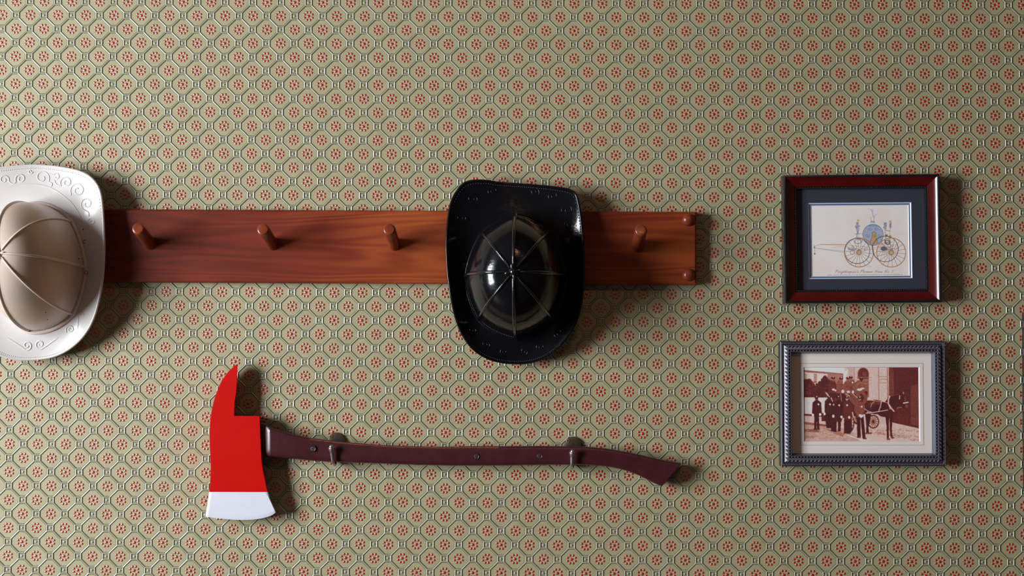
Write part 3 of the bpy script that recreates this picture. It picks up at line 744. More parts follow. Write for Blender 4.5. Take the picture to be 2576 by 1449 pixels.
class Frame:
    def __init__(s, label, corners, d, cat='picture frame', name='picture_frame'):
        P = [W(x, y, d) for x, y in corners]                 # TL TR BR BL
        c = sum(P, Vector())/4
        phi = math.atan2((P[1]-P[0]).z+(P[2]-P[3]).z, (P[1]-P[0]).x+(P[2]-P[3]).x)
        s.hw = ((P[1]-P[0]).length+(P[2]-P[3]).length)/4; s.hh = ((P[0]-P[3]).length+(P[1]-P[2]).length)/4
        s.root = thing(name, label, cat, (c.x, 0, c.z), -phi, 'framed pictures on the papered wall')
        s.inv = s.root.matrix_basis.inverted()
    def loc(s, x, y, d): p = s.inv @ W(x, y, d); return p
    def rect(s, o, d):
        hw, hh = s.hw-o, s.hh-o
        return [Vector((-hw, -d, hh)), Vector((hw, -d, hh)), Vector((hw, -d, -hh)), Vector((-hw, -d, -hh))]
    def w(s, V): return [s.root.matrix_basis @ v for v in V]
    def moulding(s, prof, mats, name='moulding', angle=22):
        """prof: (inset, depth, material of the strip that follows)"""
        m = MB()
        for (o0, d0, k), (o1, d1, _) in zip(prof, prof[1:]):
            a, b = s.rect(o0, d0), s.rect(o1, d1)
            for i in range(4):
                j = (i+1) % 4; m.add([a[i], a[j], b[j], b[i]], [(0, 1, 2, 3)], k)
        bm = bmesh.new(); vs = [bm.verts.new(v) for v in m.v]
        for f, k in zip(m.f, m.m): q = bm.faces.new([vs[i] for i in f]); q.material_index = k; q.smooth = True
        bmesh.ops.remove_doubles(bm, verts=bm.verts[:], dist=1e-6); bmesh.ops.recalc_face_normals(bm, faces=bm.faces[:])
        me = bpy.data.meshes.new(name); bm.to_mesh(me); bm.free()
        for q in mats: me.materials.append(q)
        me.set_sharp_from_angle(angle=math.radians(angle))
        ob_ = bpy.data.objects.new(name, me); COL.objects.link(ob_); ob_.parent = s.root; return ob_
    def ring(s, name, outer, inner, m, d0, d1, lip=None):
        """flat or sloping board between two rectangles (x0,x1,z0,z1)"""
        A = [(outer[0], outer[3]), (outer[1], outer[3]), (outer[1], outer[2]), (outer[0], outer[2])]; B = [(inner[0], inner[3]), (inner[1], inner[3]), (inner[1], inner[2]), (inner[0], inner[2])]
        V = [Vector((x, -d0, z)) for x, z in A]+[Vector((x, -d1, z)) for x, z in B]
        F = [(i, i+4, (i+1) % 4+4, (i+1) % 4) for i in range(4)]
        return link(name, s.w(V), F, m, s.root, angle=10)
    def panel(s, name, x0, x1, z0, z1, d, m):
        return link(name, s.w([Vector((x0, -d, z0)), Vector((x1, -d, z0)), Vector((x1, -d, z1)), Vector((x0, -d, z1))]), [(0, 1, 2, 3)], m, s.root, recalc=False)
    def beads(s, name, o, d, pitch, ax_along, ax_across, hgt, m, slant=0.0):
        q = MB(); R_ = s.rect(o, d)
        for i in range(4):
            a, b = R_[i], R_[(i+1) % 4]; L = (b-a).length; n = max(2, round(L/pitch)); t = (b-a).normalized(); acr = t.cross(Vector((0, 1, 0)))
            u = (t*math.cos(slant)+acr*math.sin(slant)); v = (t*-math.sin(slant)+acr*math.cos(slant))
            for k in range(n):
                c = a+(b-a)*((k+.5)/n); q.blob(c, u*ax_along, v*ax_across, Vector((0, -hgt, 0)), 7, 4)
        q.v = s.w(q.v)
        return q.build(name, m, s.root, angle=180, recalc=False)

M_FRED = mat('mahogany_lacquer', (.068, .0028, .0032, 1), .24, coat=.5, coat_rough=.12, vary=(30, .25))
M_FBLK = mat('black_lacquer', (.010, .010, .012, 1), .25, spec=.5)
M_NAVY = mat('navy_mat_board', (.028, .030, .050, 1), .75, bump=(900, .15, .0003))
M_LAV = mat('white_mat_bevel', (.66, .64, .72, 1), .6)
M_BLUE = mat('blue_inner_mat', (.030, .105, .24, 1), .6)
M_BEVEL = mat('white_core_bevel', (.74, .72, .72, 1), .6)
M_BACK = mat('frame_backing', (.16, .11, .07, 1), .9)

# ---- upper picture: carriage print
def c5(p): return (1940+p[0]/3.915, 420+p[1]/3.915)
f1 = Frame('red and black picture frame holding a coloured print of a horse-drawn hose carriage', [(1970.4, 440.2), (2363.4, 437.4), (2370.6, 760.6), (1975.8, 764.2)], .032)
f1.moulding([(0, .0018, 1), (0, .0295, 1), (.0008, .0318, 1), (.0032, .0324, 1), (.0048, .0316, 0), (.0062, .0303, 0), (.0080, .0290, 0), (.0100, .0278, 0), (.0122, .0267, 0), (.0150, .0255, 0), (.0185, .0243, 0), (.0212, .0235, 1), (.0216, .0222, 1), (.0252, .0222, 1), (.0256, .0130, 1)], [M_FRED, M_FBLK])
f1.beads('bead_trim', .0236, .0222, .0033, .0012, .0012, .0014, M_FBLK)
hw, hh = f1.hw, f1.hh
f1.panel('backing', -hw+.01, hw-.01, -hh+.01, hh-.01, .004, M_BACK)
def lrect(fr, TL, TR, BR, BL, d):
    P = [fr.loc(*q, d) for q in (TL, TR, BR, BL)]
    return ((P[0].x+P[3].x)/2, (P[1].x+P[2].x)/2, (P[2].z+P[3].z)/2, (P[0].z+P[1].z)/2)
op1 = lrect(f1, c5((358, 358)), c5((1376, 345)), c5((1393, 1093)), c5((378, 1107)), .0145)
f1.ring('mat', (-hw+.024, hw-.024, -hh+.024, hh-.024), op1, M_NAVY, .0145, .0145)
g = .0021; op2 = (op1[0]+g, op1[1]-g, op1[2]+g, op1[3]-g)
f1.ring('mat_bevel', op1, op2, M_LAV, .0145, .0125)
g = .0022; op3 = (op2[0]+g, op2[1]-g, op2[2]+g, op2[3]-g)
f1.ring('inner_mat', op2, op3, M_BLUE, .0125, .0125)
g = .0012; op4 = (op3[0]+g, op3[1]-g, op3[2]+g, op3[3]-g)
f1.ring('inner_bevel', op3, op4, M_BEVEL, .0125, .0112)

def carriage():
    # crop units: 6.586 per pixel; the sheet spans (115..1755, 100..1290) turned by about half a degree
    cw, ch = 1640.0, 1185.0; S_ = .34
    cv = Canvas(int(cw*S_), int(ch*S_), S_, S_, (.875, .835, .82))
    cv.a += (noise2(cv.h, cv.w, 4)*.035+noise2(cv.h, cv.w, 12)*.02)[..., None]*np.array([1, 1.2, 1.6])
    def T(p): x, y = p[0], p[1]; return (x-118-(y-100)*.021, y-100+(x-118)*.0125)
    def c(*v): return tuple(q/255 for q in v)
    ORG, BRN, DK, BLU, GLD, GRY = c(188, 136, 96), c(150, 106, 78), c(78, 66, 62), c(140, 152, 184), c(176, 150, 100), c(150, 150, 154)
    L = lambda P, w_, col, op=1: cv.line([T(p) for p in P], w_, col, op)
    # pole and traces
    L([(205, 772), (250, 752), (310, 744), (700, 746)], 8, ORG, .9); L([(300, 744), (700, 746)], 15, c(205, 150, 100)); L([(202, 806), (450, 838), (690, 870)], 8, c(165, 165, 168)); L([(202, 800), (450, 826), (690, 852)], 5, GRY, .7)
    L([(190, 750), (200, 810), (200, 890)], 7, GRY); cv.ell(T((200, 897)), 12, 15, c(100, 96, 100)); cv.ell(T((193, 790)), 11, 20, c(120, 118, 126))
    L([(450, 800), (690, 775)], 4, c(185, 180, 176)); L([(520, 815), (560, 775), (640, 770)], 4, c(190, 184, 180))
    # reel
    cv.ell(T((1168, 578)), 174, 178, c(88, 92, 116)); cv.ell(T((1168, 578)), 167, 171, c(160, 166, 188))
    for sx in (-1, 1):
        for r0, cxx, cyy in ((42, 1072, 590), (30, 1270, 590), (34, 1120, 480), (34, 1225, 480)):
            cx_ = 1168+sx*(cxx-1168)
            L([(cx_+r0*(1-.07*i)*math.cos(.55*i), cyy+r0*(1-.07*i)*math.sin(.55*i)) for i in range(13)], 7, c(120, 130, 168), .8)
    cv.ell(T((1168, 420)), 40, 22, c(128, 150, 178)); cv.ell(T((1110, 432)), 16, 14, c(120, 140, 170)); cv.ell(T((1222, 430)), 16, 14, c(120, 140, 170))
    # bell
    B = [(1150, 548), (1165, 532), (1182, 528), (1200, 533), (1213, 548), (1216, 640), (1246, 690), (1242, 722), (1120, 717), (1124, 690), (1147, 640)]
    cv.poly([T(p) for p in B], c(182, 156, 108)); L(B+[B[0]], 6, c(105, 84, 50)); cv.ell(T((1185, 600)), 20, 26, c(160, 128, 70), .7)
    # figure on top
    L([(1125, 160), (1150, 180), (1160, 235), (1175, 285)], 18, c(168, 178, 198)); L([(1222, 238), (1195, 262), (1180, 300)], 12, c(160, 170, 190)); L([(1165, 160), (1158, 200)], 9, c(150, 160, 185))
    L([(1128, 285), (1138, 375)], 9, c(186, 166, 120)); L([(1188, 300), (1176, 375)], 9, c(186, 166, 120)); L([(1130, 380), (1140, 350), (1160, 372), (1182, 350), (1190, 382)], 10, c(110, 115, 135)); L([(1092, 138), (1098, 150)], 6, c(130, 140, 165))
    # lamp figures
    for x_, y0, y1, w_ in ((912, 365, 560, 26), (1372, 385, 500, 26), (1455, 375, 470, 20)):
        cv.ell(T((x_, (y0+y1)/2)), w_, (y1-y0)/2, c(160, 166, 182)); 
        for i in range(9): cv.ell(T((x_+random.uniform(-w_, w_)*.8, random.uniform(y0, y1))), 8, 11, c(112, 116, 136), .7)
    for x_, y_ in ((920, 345), (1453, 360)): cv.poly([T(p) for p in [(x_-26, y_-22), (x_-12, y_-10), (x_, y_-28), (x_+12, y_-10), (x_+26, y_-22), (x_+18, y_+14), (x_-18, y_+14)]], c(196, 170, 110))
    L([(1345, 372), (1362, 390), (1378, 370), (1392, 388)], 8, c(120, 124, 140))
    for p in ((940, 435), (1467, 437), (1345, 455)): cv.ell(T(p), 13, 13, c(222, 140, 96))
    L([(875, 430), (885, 470)], 12, c(120, 124, 140))
    L([(905, 545), (895, 640)], 16, c(160, 150, 150)); L([(870, 570), (935, 560), (1000, 568)], 6, c(110, 110, 120)); L([(930, 560), (925, 640)], 6, c(150, 150, 160))
    L([(1365, 500), (1370, 600), (1395, 640)], 8, c(130, 130, 142)); L([(1455, 470), (1440, 540), (1460, 620)], 8, c(160, 160, 170)); L([(1380, 505), (1455, 515)], 8, c(110, 112, 125)); cv.ell(T((1452, 608)), 26, 22, c(176, 140, 90)); cv.ell(T((1392, 590)), 20, 22, c(130, 110, 95))
    # body between the wheels
    L([(1080, 712), (1265, 722)], 12, GLD, .8); L([(860, 640), (1075, 715)], 6, BRN, .5); L([(700, 745), (1120, 790), (1250, 790), (1600, 800)], 5, BRN, .6)
    cv.ring(T((918, 690)), 52, 38, 12, c(140, 150, 165)); cv.ring(T((1410, 700)), 42, 34, 14, c(90, 102, 112)); L([(1360, 660), (1385, 720), (1440, 690), (1445, 730)], 12, c(84, 100, 112))
    for i in range(26):
        cv.ell(T((random.uniform(760, 1080), random.uniform(755, 840))), random.uniform(8, 20), random.uniform(6, 12), c(118, 118, 134), .55)
        cv.ell(T((random.uniform(1300, 1500), random.uniform(725, 830))), random.uniform(8, 18), random.uniform(6, 12), c(100, 106, 120), .5)
    cv.ring(T((825, 868)), 36, 36, 8, c(130, 120, 116)); L([(745, 805), (830, 845), (900, 800)], 8, c(96, 96, 110))
    # wheels
    def wheel(cc, R1, cdk, R2, hub):
        for k in range(18):
            a = 2*PI*k/18+.08; L([(hub[0]+30*math.cos(a), hub[1]+30*math.sin(a)), (cc[0]+R1*math.cos(a), cc[1]+R1*math.sin(a))], 6.5, BRN, .85)
        cv.ring(T(cdk), R2, R2, 9, DK); cv.ring(T(cc), R1, R1*1.0, 11, ORG); cv.ring(T(cc), R1-7, R1-7, 4, c(130, 92, 66), .8)
        cv.ell(T(hub), 42, 42, c(120, 96, 76), .8); cv.ell(T(hub), 30, 30, c(198, 164, 122))
    for k in range(16):
        a = 2*PI*k/16; L([(1345+25*math.cos(a), 815+20*math.sin(a)), (1372+212*math.cos(a), 812+212*math.sin(a))], 5, c(110, 96, 90), .6)
    cv.ell(T((1350, 810)), 55, 34, c(74, 74, 86), .8)
    wheel((937, 872), 243, (905, 848), 210, (937, 872)); wheel((1472, 872), 243, (1374, 812), 213, (1472, 872))
    L([(1155, 740), (1165, 850), (1200, 930), (1260, 1000)], 9, DK, .8); cv.ring(T((905, 848)), 210, 210, 7, DK, .8)
    L([(1065, 1098), (1090, 1096), (1110, 1102), (1150, 1100)], 5, c(170, 150, 142), .8)
    # caption: slanted copperplate strokes
    G = {'P': [[(0, 0), (.15, 1.7)], [(-.1, 1.4), (.2, 1.75), (.75, 1.6), (.7, 1.1), (.2, .9)]], 'o': [[(.3, .9), (.05, .5), (.2, .05), (.5, .2), (.55, .7), (.3, .9), (.7, .75)]], 'u': [[(0, .9), (.05, .15), (.25, .05), (.5, .4), (.5, .9), (.52, .1), (.75, .3)]],
         'g': [[(.5, .8), (.2, .9), (.05, .4), (.3, .1), (.5, .8), (.45, -.6), (.1, -.7), (.3, -.1), (.75, .3)]], 'h': [[(0, .2), (.3, 1.5), (.15, 1.6), (.05, 0), (.1, .5), (.4, .9), (.5, .1), (.75, .3)]], 'k': [[(0, .2), (.3, 1.5), (.15, 1.6), (.05, 0), (.1, .5), (.45, .8), (.2, .45), (.5, .05), (.75, .3)]],
         'e': [[(0, .3), (.4, .6), (.3, .95), (.1, .6), (.2, .05), (.6, .3)]], 'p': [[(0, .5), (.15, .9), (.05, -.7), (.1, .6), (.4, .9), (.5, .3), (.2, .05), (.75, .3)]], 's': [[(0, .2), (.35, .95), (.45, .3), (.15, .05), (.65, .3)]], 'i': [[(0, .3), (.15, .9), (.15, .1), (.45, .3)], [(.25, 1.25), (.28, 1.3)]],
         "'": [[(.1, 1.7), (.05, 1.3)]], 'n': [[(0, .3), (.12, .9), (.08, 0), (.15, .5), (.4, .9), (.48, .1), (.75, .3)]], 'x': [[(0, .8), (.25, .8), (.3, .1), (.6, .2)], [(.55, .9), (0, .05)]], 'H': [[(0, 0), (.2, 1.7)], [(.6, 0), (.85, 1.75)], [(.05, .85), (.75, .9)]], 'N': [[(0, 0), (.25, 1.65), (.6, .05), (.9, 1.75)]], '.': [[(.05, 0), (.1, .05)]], '1': [[(0, 1.2), (.3, 1.6), (.15, 0)]], ' ': []}
    x = 540.0; u = 25.0; y0 = 1212.0
    txt = "Poughkeepsie's Phoenix Hose No. 1"; adv = {'P': .95, 'H': 1.1, 'N': 1.1, ' ': .75, 'i': .5, "'": .3, '.': .35, 'e': .62, 's': .65}
    tot = sum(adv.get(q, .76) for q in txt); u = (1508-x)/tot; hgt = 27.0
    for q in txt:
        for st in G[q]:
            L([(x+(a+.32*b)*u, y0-(x-540)*.006-b*hgt) for a, b in st], 3.6 if q.islower() else 4.4, c(110, 94, 96), .85)
        x += adv.get(q, .76)*u
    x = 415.0
    while x < 1660:                      # a line of print too small to read
        w_ = random.uniform(14, 60); yb = 1252-(x-415)*.0145
        xx = x
        while xx < x+w_ and xx < 1660: L([(xx, yb-6), (xx+3, yb+5)], 3.5, c(130, 118, 120), .75); L([(xx, yb-random.uniform(-4, 6)), (xx+5, yb-3)], 3, c(130, 118, 120), .6); xx += 8
        x += w_+12
    cv.blur(0.7)
    return cv.a
KP = 1.22
print_obj('print', carriage(), op4[0]-.001, op4[1]+.001, op4[2]-.001, op4[3]+.001, .0110, f1.root, k=KP)
f1.panel('glass', -hw+.0245, hw-.0245, -hh+.0245, hh-.0245, .0165, M_GLASS)

# ---- lower picture: sepia photograph of a fire company
def c6(p): return (1940+p[0]/4.139, 840+p[1]/4.139)
M_CHAR = mat('charcoal_frame', (.085, .076, .098, 1), .33, spec=.6, bump=(260, .2, .0008))
M_CHARD = mat('black_frame_edge', (.016, .016, .020, 1), .3)
M_CREAM = mat('cream_mat_board', (.82, .735, .69, 1), .8, bump=(800, .1, .0003))
M_LINE = mat('mat_ruled_line', (.36, .27, .20, 1), .8)
M_SLIP = mat('steel_grey_frame_lip', (.10, .11, .14, 1), .28, metal=.3)
f2 = Frame('charcoal picture frame with carved beading holding a sepia photograph of firemen', [(1963.0, 858.6), (2379.0, 858.0), (2380.0, 1173.0), (1964.6, 1173.2)], .024)
f2.moulding([(0, .0018, 1), (0, .0205, 1), (.0006, .0225, 1), (.0014, .0230, 1), (.0020, .0226, 0), (.0050, .0226, 0), (.0056, .0210, 1), (.0064, .0206, 1), (.0068, .0218, 0), (.0090, .0238, 0), (.0115, .0256, 0), (.0140, .0266, 0), (.0152, .0266, 0), (.0158, .0250, 1), (.0184, .0250, 0), (.0188, .0256, 0), (.0196, .0256, 1), (.0204, .0240, 2), (.0232, .0120, 2)], [M_CHAR, M_CHARD, M_SLIP], angle=28)
f2.beads('rope_trim', .0035, .0228, .0030, .0015, .0009, .0011, M_CHAR, slant=.7)
f2.beads('leaf_trim', .0110, .0252, .0072, .0042, .0016, .0013, M_CHAR, slant=.75)
f2.beads('bead_trim', .0171, .0252, .0058, .0014, .0013, .0014, M_CHAR)
hw, hh = f2.hw, f2.hh
f2.panel('backing', -hw+.01, hw-.01, -hh+.01, hh-.01, .004, M_BACK)
q1 = lrect(f2, c6((338, 346)), c6((1551, 346)), c6((1551, 1121)), c6((340, 1121)), .0115)
f2.ring('mat', (-hw+.022, hw-.022, -hh+.022, hh-.022), q1, M_CREAM, .0115, .0115)
q2 = (q1[0]+.0010, q1[1]-.0024, q1[2]+.0008, q1[3]-.0008)
f2.ring('mat_bevel', q1, q2, M_BEVEL, .0115, .0102)
rl = lrect(f2, c6((304, 308)), c6((1583, 308)), c6((1583, 1157)), c6((304, 1157)), .0115)
m = MB(); e = .0003
R_ = [(rl[0], rl[3]), (rl[1], rl[3]), (rl[1], rl[2]), (rl[0], rl[2])]
for (xa, za), (xb, zb) in zip(R_, R_[1:]+R_[:1]):
    m.box((min(xa, xb)-e, -.0118, min(za, zb)-e), (max(xa, xb)+e, -.0115, max(za, zb)+e))
m.v = f2.w(m.v); m.build('ruled_line', M_LINE, f2.root)

def firemen():
    X0, Y0 = 92.0, 100.0; cw, ch = 1988.0, 1288.0; S_ = .30
    cv = Canvas(int(cw*S_), int(ch*S_), S_, S_, (.8, .8, .8))
    T = lambda p: (p[0]-X0, p[1]-Y0)
    P = lambda pts, v, op=1: cv.poly([T(p) for p in pts], (v,)*3, op)
    E = lambda c, rx, ry, v, op=1: cv.ell(T(c), rx, ry, (v,)*3, op)
    L = lambda pts, w_, v, op=1: cv.line([T(p) for p in pts], w_, (v,)*3, op)
    N = lambda cells, amp: noise2(cv.h, cv.w, cells)[..., None]*amp
    P([(90, 95), (860, 95), (860, 400), (90, 400)], .95)                                  # sky
    P([(90, 168), (530, 200), (520, 420), (90, 400)], .86)                               # house
    P([(90, 148), (780, 212), (780, 236), (90, 186)], .42)                               # eaves
    P([(510, 205), (780, 232), (765, 470), (480, 440)], .52)
    P([(100, 205), (150, 210), (150, 330), (100, 325)], .62); P([(270, 210), (325, 214), (325, 368), (270, 362)], .55)
    for y_ in (250, 290, 330): L([(270, y_), (325, y_+3)], 6, .8)
    P([(800, 95), (1570, 95), (1570, 720), (800, 640)], .80)                              # brick fire house
    P([(850, 130), (790, 215), (770, 330), (800, 330), (865, 150)], .97)
    for i in range(24): L([(980, 110+i*24), (1560, 112+i*24)], 3, .66, .5)
    for x_ in (965, 1385, 1535): L([(x_, 95), (x_, 660)], 16, .56)
    P([(850, 95), (965, 95), (965, 300), (880, 300), (870, 200)], .72)
    E((1120, 215), 112, 120, .70); P([(1008, 215), (1232, 215), (1225, 300), (1015, 300)], .74)
    E((1120, 215), 92, 102, .22); P([(1028, 212), (1212, 212), (1212, 300), (1022, 300)], .22)
    E((1140, 220), 38, 40, .36, .6)
    P([(1060, 300), (1212, 300), (1212, 620), (1060, 620)], .40)
    for y_ in (275, 322, 385): L([(960, y_), (1262, y_+2)], 8, .60)
    for y_ in (265, 312, 372): L([(1385, y_), (1540, y_)], 10, .55)
    P([(1558, 98), (2085, 98), (2085, 1160), (1620, 1055), (1558, 1010)], .17)           # dark doorway
    P([(1558, 98), (1640, 98), (1640, 600), (1558, 620)], .27); L([(1630, 190), (1632, 560)], 14, .34); L([(1535, 100), (1548, 640)], 12, .50)
    P([(1930, 430), (2085, 380), (2085, 1130), (1930, 1080)], .30, .8); P([(1700, 900), (1920, 900), (1920, 1060), (1700, 1060)], .20)
    # ground
    P([(90, 930), (1560, 980), (1620, 1055), (2085, 1160), (2085, 1390), (90, 1390)], .78)
    P([(90, 1060), (900, 1180), (1060, 1390), (90, 1390)], .66)
    P([(90, 1175), (250, 1168), (380, 1200), (340, 1222), (90, 1212)], .36); P([(90, 1280), (320, 1270), (260, 1330), (90, 1310)], .55)
    P([(420, 1150), (800, 1230), (760, 1300), (600, 1240)], .45, .8)
    P([(90, 1040), (560, 1100), (560, 1135), (90, 1080)], .36)
    P([(90, 625), (560, 618), (560, 925), (90, 905)], .90)
    for x_ in (180, 270, 360): L([(x_, 630), (x_, 905)], 4, .78)
    P([(90, 903), (560, 930), (560, 965), (90, 935)], .22)
    for i in range(300):
        x_ = random.uniform(1230, 2080); y_ = random.choice([random.gauss(1190, 22)+.02*(x_-1700), 1215+(x_-1230)*.17+random.gauss(0, 16), 1300+(2080-x_)*-.08+random.gauss(0, 14)])
        E((x_, min(y_, 1380)), random.uniform(8, 20), random.uniform(4, 8), .50, .5)
    for i in range(200): E((random.uniform(95, 1000), random.uniform(1150, 1385)), random.uniform(8, 30), random.uniform(4, 9), random.choice([.48, .85]), .35)
    L([(840, 1270), (1170, 1380)], 18, .88)
    # trees
    P([(90, 345), (140, 330), (190, 300), (225, 330), (250, 380), (295, 440), (340, 385), (400, 330), (455, 258), (505, 290), (530, 400), (620, 480), (620, 625), (90, 620)], .13)
    for (xa, ya), (xb, yb) in zip([(95, 345), (140, 330), (190, 305), (250, 385), (295, 445), (340, 390), (400, 330), (455, 265), (505, 295), (535, 400)], [(140, 330), (190, 305), (250, 385), (295, 445), (340, 390), (400, 330), (455, 265), (505, 295), (535, 400), (600, 470)]):
        for k in range(9):
            t = random.random(); E((xa+(xb-xa)*t+random.gauss(0, 8), ya+(yb-ya)*t+random.gauss(4, 9)), random.uniform(8, 24), random.uniform(8, 20), random.choice([.10, .14, .20]), .85)
    for i in range(420):
        x_ = random.uniform(95, 560); y_ = random.uniform(330, 615)
        if y_ > 300+abs(math.sin(x_*.012))*120: E((x_, y_), 10, 8, random.choice([.05, .22, .30]), .6)
    # wagon mass, wheels
    P([(520, 480), (1190, 520), (1180, 900), (900, 960), (560, 1000)], .13)
    def whl(c, rx, ry):
        for k in range(14):
            a = 2*PI*k/14; L([c, (c[0]+rx*math.cos(a), c[1]+ry*math.sin(a))], 8, .14)
        cv.ring(T(c), rx, ry, 16, (.10,)*3)
    P([(1200, 930), (1500, 950), (1500, 1060), (1240, 1090)], .74); whl((1285, 1040), 92, 108); whl((880, 1055), 72, 150); whl((1000, 960), 60, 110)
    # the men on the wagon
    for hx, hy, bx, by, bw, v in ((602, 310, 588, 430, 70, .22), (740, 320, 716, 430, 62, .36), (858, 315, 852, 440, 78, .36), (905, 300, 930, 420, 50, .34), (1085, 330, 1050, 440, 92, .38)):
        E((bx, by), bw, 112, v); P([(bx-bw, by), (bx+bw, by), (bx+bw*.9, by+120), (bx-bw*.9, by+120)], v)
        E((hx, hy), 28, 40, .50); E((hx, hy-24), 34, 22, .10); E((hx+4, hy-38), 9, 11, .9); E((hx, hy+22), 16, 10, .3)
        for i in range(10): E((bx+random.uniform(-bw, bw)*.8, by+random.uniform(-60, 90)), 12, 8, random.choice([v-.12, v+.14]), .6)
    for pts in ([(820, 560), (900, 640), (960, 720)], [(900, 540), (960, 610), (1010, 690)], [(1100, 530), (1160, 600), (1140, 700)], [(1010, 560), (1060, 620)]): L(pts, 60, .34)
    E((1085, 320), 22, 32, .16); L([(950, 570), (1020, 630)], 14, .78); L([(820, 560), (880, 600)], 16, .7); L([(480, 545), (515, 590)], 26, .75); L([(560, 620), (590, 690)], 16, .85); L([(730, 560), (745, 690)], 12, .6)
    for c, rx, ry in (((605, 487), 26, 18), ((640, 503), 16, 16), ((766, 520), 24, 30), ((862, 526), 28, 20), ((940, 530), 18, 28), ((1052, 490), 44, 20), ((1105, 468), 34, 12), ((935, 365), 14, 16)): E(c, rx, ry, .96)
    # standing men
    def man(head, body, v, gl, bd, face=.18, legs=None, lv=.07):
        if legs: 
            for q in legs: P(q, lv)
        P(body, v); E(head, 26, 36, face); E((head[0], head[1]-22), 32, 20, .08); E((head[0]+2, head[1]-32), 10, 11, .92)
        x0 = min(p[0] for p in body); x1 = max(p[0] for p in body)
        for i in range(6): E((bd[0]-34, bd[1]-10+i*26), 5, 5, .45, .8); E((bd[0]+6, bd[1]+22+i*22), 5, 5, .42, .8)
        for g_ in gl: E(g_, 20, 24, .97)
        E(bd, 15, 17, .95)
    man((315, 640), [(245, 712), (290, 672), (340, 668), (394, 712), (402, 885), (385, 930), (352, 935), (280, 935), (258, 930), (236, 890)], .08, [(250, 925), (374, 916)], (347, 741), .14,
        [[(276, 930), (352, 930), (360, 1165), (320, 1170), (316, 1000), (308, 1170), (270, 1170)]])
    P([(395, 890), (480, 890), (475, 1030), (400, 1030)], .15)
    man((530, 640), [(455, 690), (500, 640), (560, 650), (600, 720), (610, 900), (590, 1150), (480, 1150), (450, 900)], .08, [(450, 905)], (546, 741), .2)
    man((690, 640), [(600, 740), (640, 680), (720, 672), (765, 730), (770, 900), (740, 1040), (600, 1040), (585, 900)], .10, [(601, 942), (600, 948)], (703, 757), .22, [[(560, 1000), (660, 1000), (650, 1220), (560, 1200)], [(680, 1000), (730, 1000), (725, 1200), (680, 1210)]])
    E((606, 748), 13, 15, .9); E((640, 655), 22, 30, .25)
    man((836, 645), [(772, 720), (810, 690), (870, 688), (922, 730), (935, 900), (915, 1010), (790, 1010), (765, 880)], .20, [(740, 958), (872, 966)], (838, 757), .62, [[(785, 1000), (915, 1000), (920, 1180), (890, 1250), (780, 1240)]], .08)
    man((1056, 650), [(968, 740), (1020, 700), (1090, 696), (1138, 730), (1152, 830), (1120, 900), (1095, 960), (1010, 970), (990, 900), (952, 840)], .33, [(1060, 935), (1088, 945)], (1088, 782), .48, [[(1000, 950), (1062, 950), (1068, 1300), (1010, 1305)], [(1062, 950), (1118, 950), (1150, 1315), (1098, 1325), (1070, 1010)]], .06)
    P([(1030, 920), (1115, 925), (1075, 985)], .97); P([(1005, 1298), (1070, 1298), (1066, 1320), (1002, 1318)], .2); P([(1098, 1318), (1165, 1318), (1168, 1340), (1110, 1342)], .2); P([(260, 1160), (370, 1160), (370, 1180), (255, 1180)], .14)
    L([(930, 880), (945, 960)], 18, .85)
    # horse
    P([(1145, 900), (1250, 900), (1225, 1060), (1200, 1140), (1212, 1235), (1160, 1245), (1165, 1100)], .08); P([(1150, 1225), (1250, 1228), (1260, 1250), (1150, 1255)], .25)
    E((1330, 790), 180, 122, .10); E((1480, 830), 150, 130, .08); E((1240, 740), 90, 70, .16); E((1330, 720), 110, 30, .30, .7)
    P([(1490, 700), (1560, 610), (1680, 580), (1770, 560), (1800, 515), (1815, 560), (1845, 620), (1870, 690), (1892, 740), (1882, 805), (1840, 825), (1790, 800), (1730, 800), (1680, 830), (1640, 880), (1620, 960), (1470, 960)], .11)
    P([(1490, 920), (1560, 930), (1552, 1100), (1548, 1320), (1516, 1325), (1512, 1120)], .07); P([(1562, 920), (1632, 910), (1610, 1060), (1600, 1190), (1615, 1300), (1580, 1300), (1566, 1180)], .10)
    P([(1512, 1318), (1560, 1318), (1580, 1358), (1512, 1358)], .30); P([(1578, 1290), (1618, 1288), (1645, 1328), (1590, 1330)], .30)
    E((1805, 545), 12, 24, .55); E((1835, 650), 20, 60, .35, .6); E((1860, 770), 26, 34, .40, .7)
    L([(1572, 605), (1548, 660), (1545, 730), (1590, 800), (1640, 860)], 24, .78); L([(1560, 760), (1580, 820)], 26, .9, .6)
    L([(1805, 722), (1884, 708)], 20, .96); L([(1742, 595), (1738, 650)], 16, .9); L([(1690, 815), (1720, 795), (1775, 792)], 9, .7)
    L([(1160, 895), (1300, 880), (1535, 840)], 13, .86); L([(1425, 700), (1410, 780), (1378, 865)], 14, .86); L([(1180, 665), (1300, 680), (1450, 695), (1540, 720)], 8, .78); L([(1250, 650), (1450, 680)], 6, .6); L([(1140, 820), (1200, 860), (1250, 875)], 12, .8)
    L([(1240, 790), (1262, 730), (1300, 700)], 16, .65, .8); L([(1580, 600), (1730, 570)], 8, .45, .8)
    cv.blur(1.1)
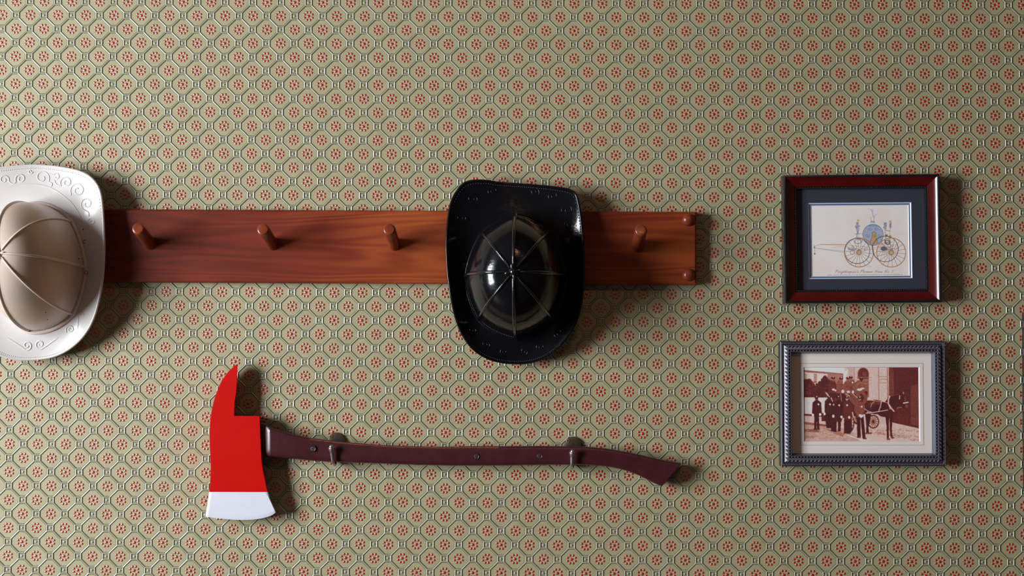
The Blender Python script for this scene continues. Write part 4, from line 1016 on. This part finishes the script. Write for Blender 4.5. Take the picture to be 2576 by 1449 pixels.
    v = cv.a[..., 0]+noise2(cv.h, cv.w, 150)*.10+noise2(cv.h, cv.w, 60)*.06
    v = np.clip(v, 0, 1)
    xs = [0, .1, .22, .38, .55, .75, .9, 1]
    ramp = np.array([(58, 18, 24), (80, 30, 34), (112, 44, 40), (150, 86, 72), (182, 130, 112), (214, 180, 168), (230, 214, 212), (234, 226, 230)])/255
    return np.stack([np.interp(v, xs, ramp[:, i]) for i in range(3)], -1)
print_obj('photograph', firemen(), q2[0]-.001, q2[1]+.001, q2[2]-.001, q2[3]+.001, .0100, f2.root, k=KP)
f2.panel('glass', -hw+.0215, hw-.0215, -hh+.0215, hh-.0215, .0145, M_GLASS)

# ---- the next frame along the wall: only its left edge enters the picture
f3 = Frame('black picture frame cut off by the right edge beside the sepia photograph', [(2580.5, 786), (2869, 787), (2869, 1240), (2580.5, 1238)], .020)
f3.moulding([(0, .0018, 0), (0, .0180, 0), (.0010, .0200, 0), (.0040, .0208, 0), (.0150, .0190, 0), (.0185, .0165, 0), (.0190, .0100, 0)], [M_CHARD])
hw, hh = f3.hw, f3.hh
f3.panel('backing', -hw+.01, hw-.01, -hh+.01, hh-.01, .004, M_BACK)
f3.ring('mat', (-hw+.018, hw-.018, -hh+.018, hh-.018), (-hw+.05, hw-.05, -hh+.055, hh-.055), M_CREAM, .0100, .0100)
f3.panel('print', -hw+.048, hw-.048, -hh+.053, hh-.053, .0090, mat('faded_sepia_sheet', (.40, .31, .24, 1), .7, vary=(14, .25)))
f3.panel('glass', -hw+.018, hw-.018, -hh+.018, hh-.018, .0115, M_GLASS)

# ------------------------------------------------------------------ view
vs = sc.view_settings; vs.view_transform = 'Standard'; vs.look = 'None'; vs.exposure = 0.0; vs.gamma = 1.0; vs.use_curve_mapping = False
sc.cycles.use_denoising = True
sc.cycles.max_bounces = 6; sc.cycles.diffuse_bounces = 4; sc.cycles.glossy_bounces = 3; sc.cycles.transparent_max_bounces = 6
sc.cycles.sample_clamp_indirect = 4
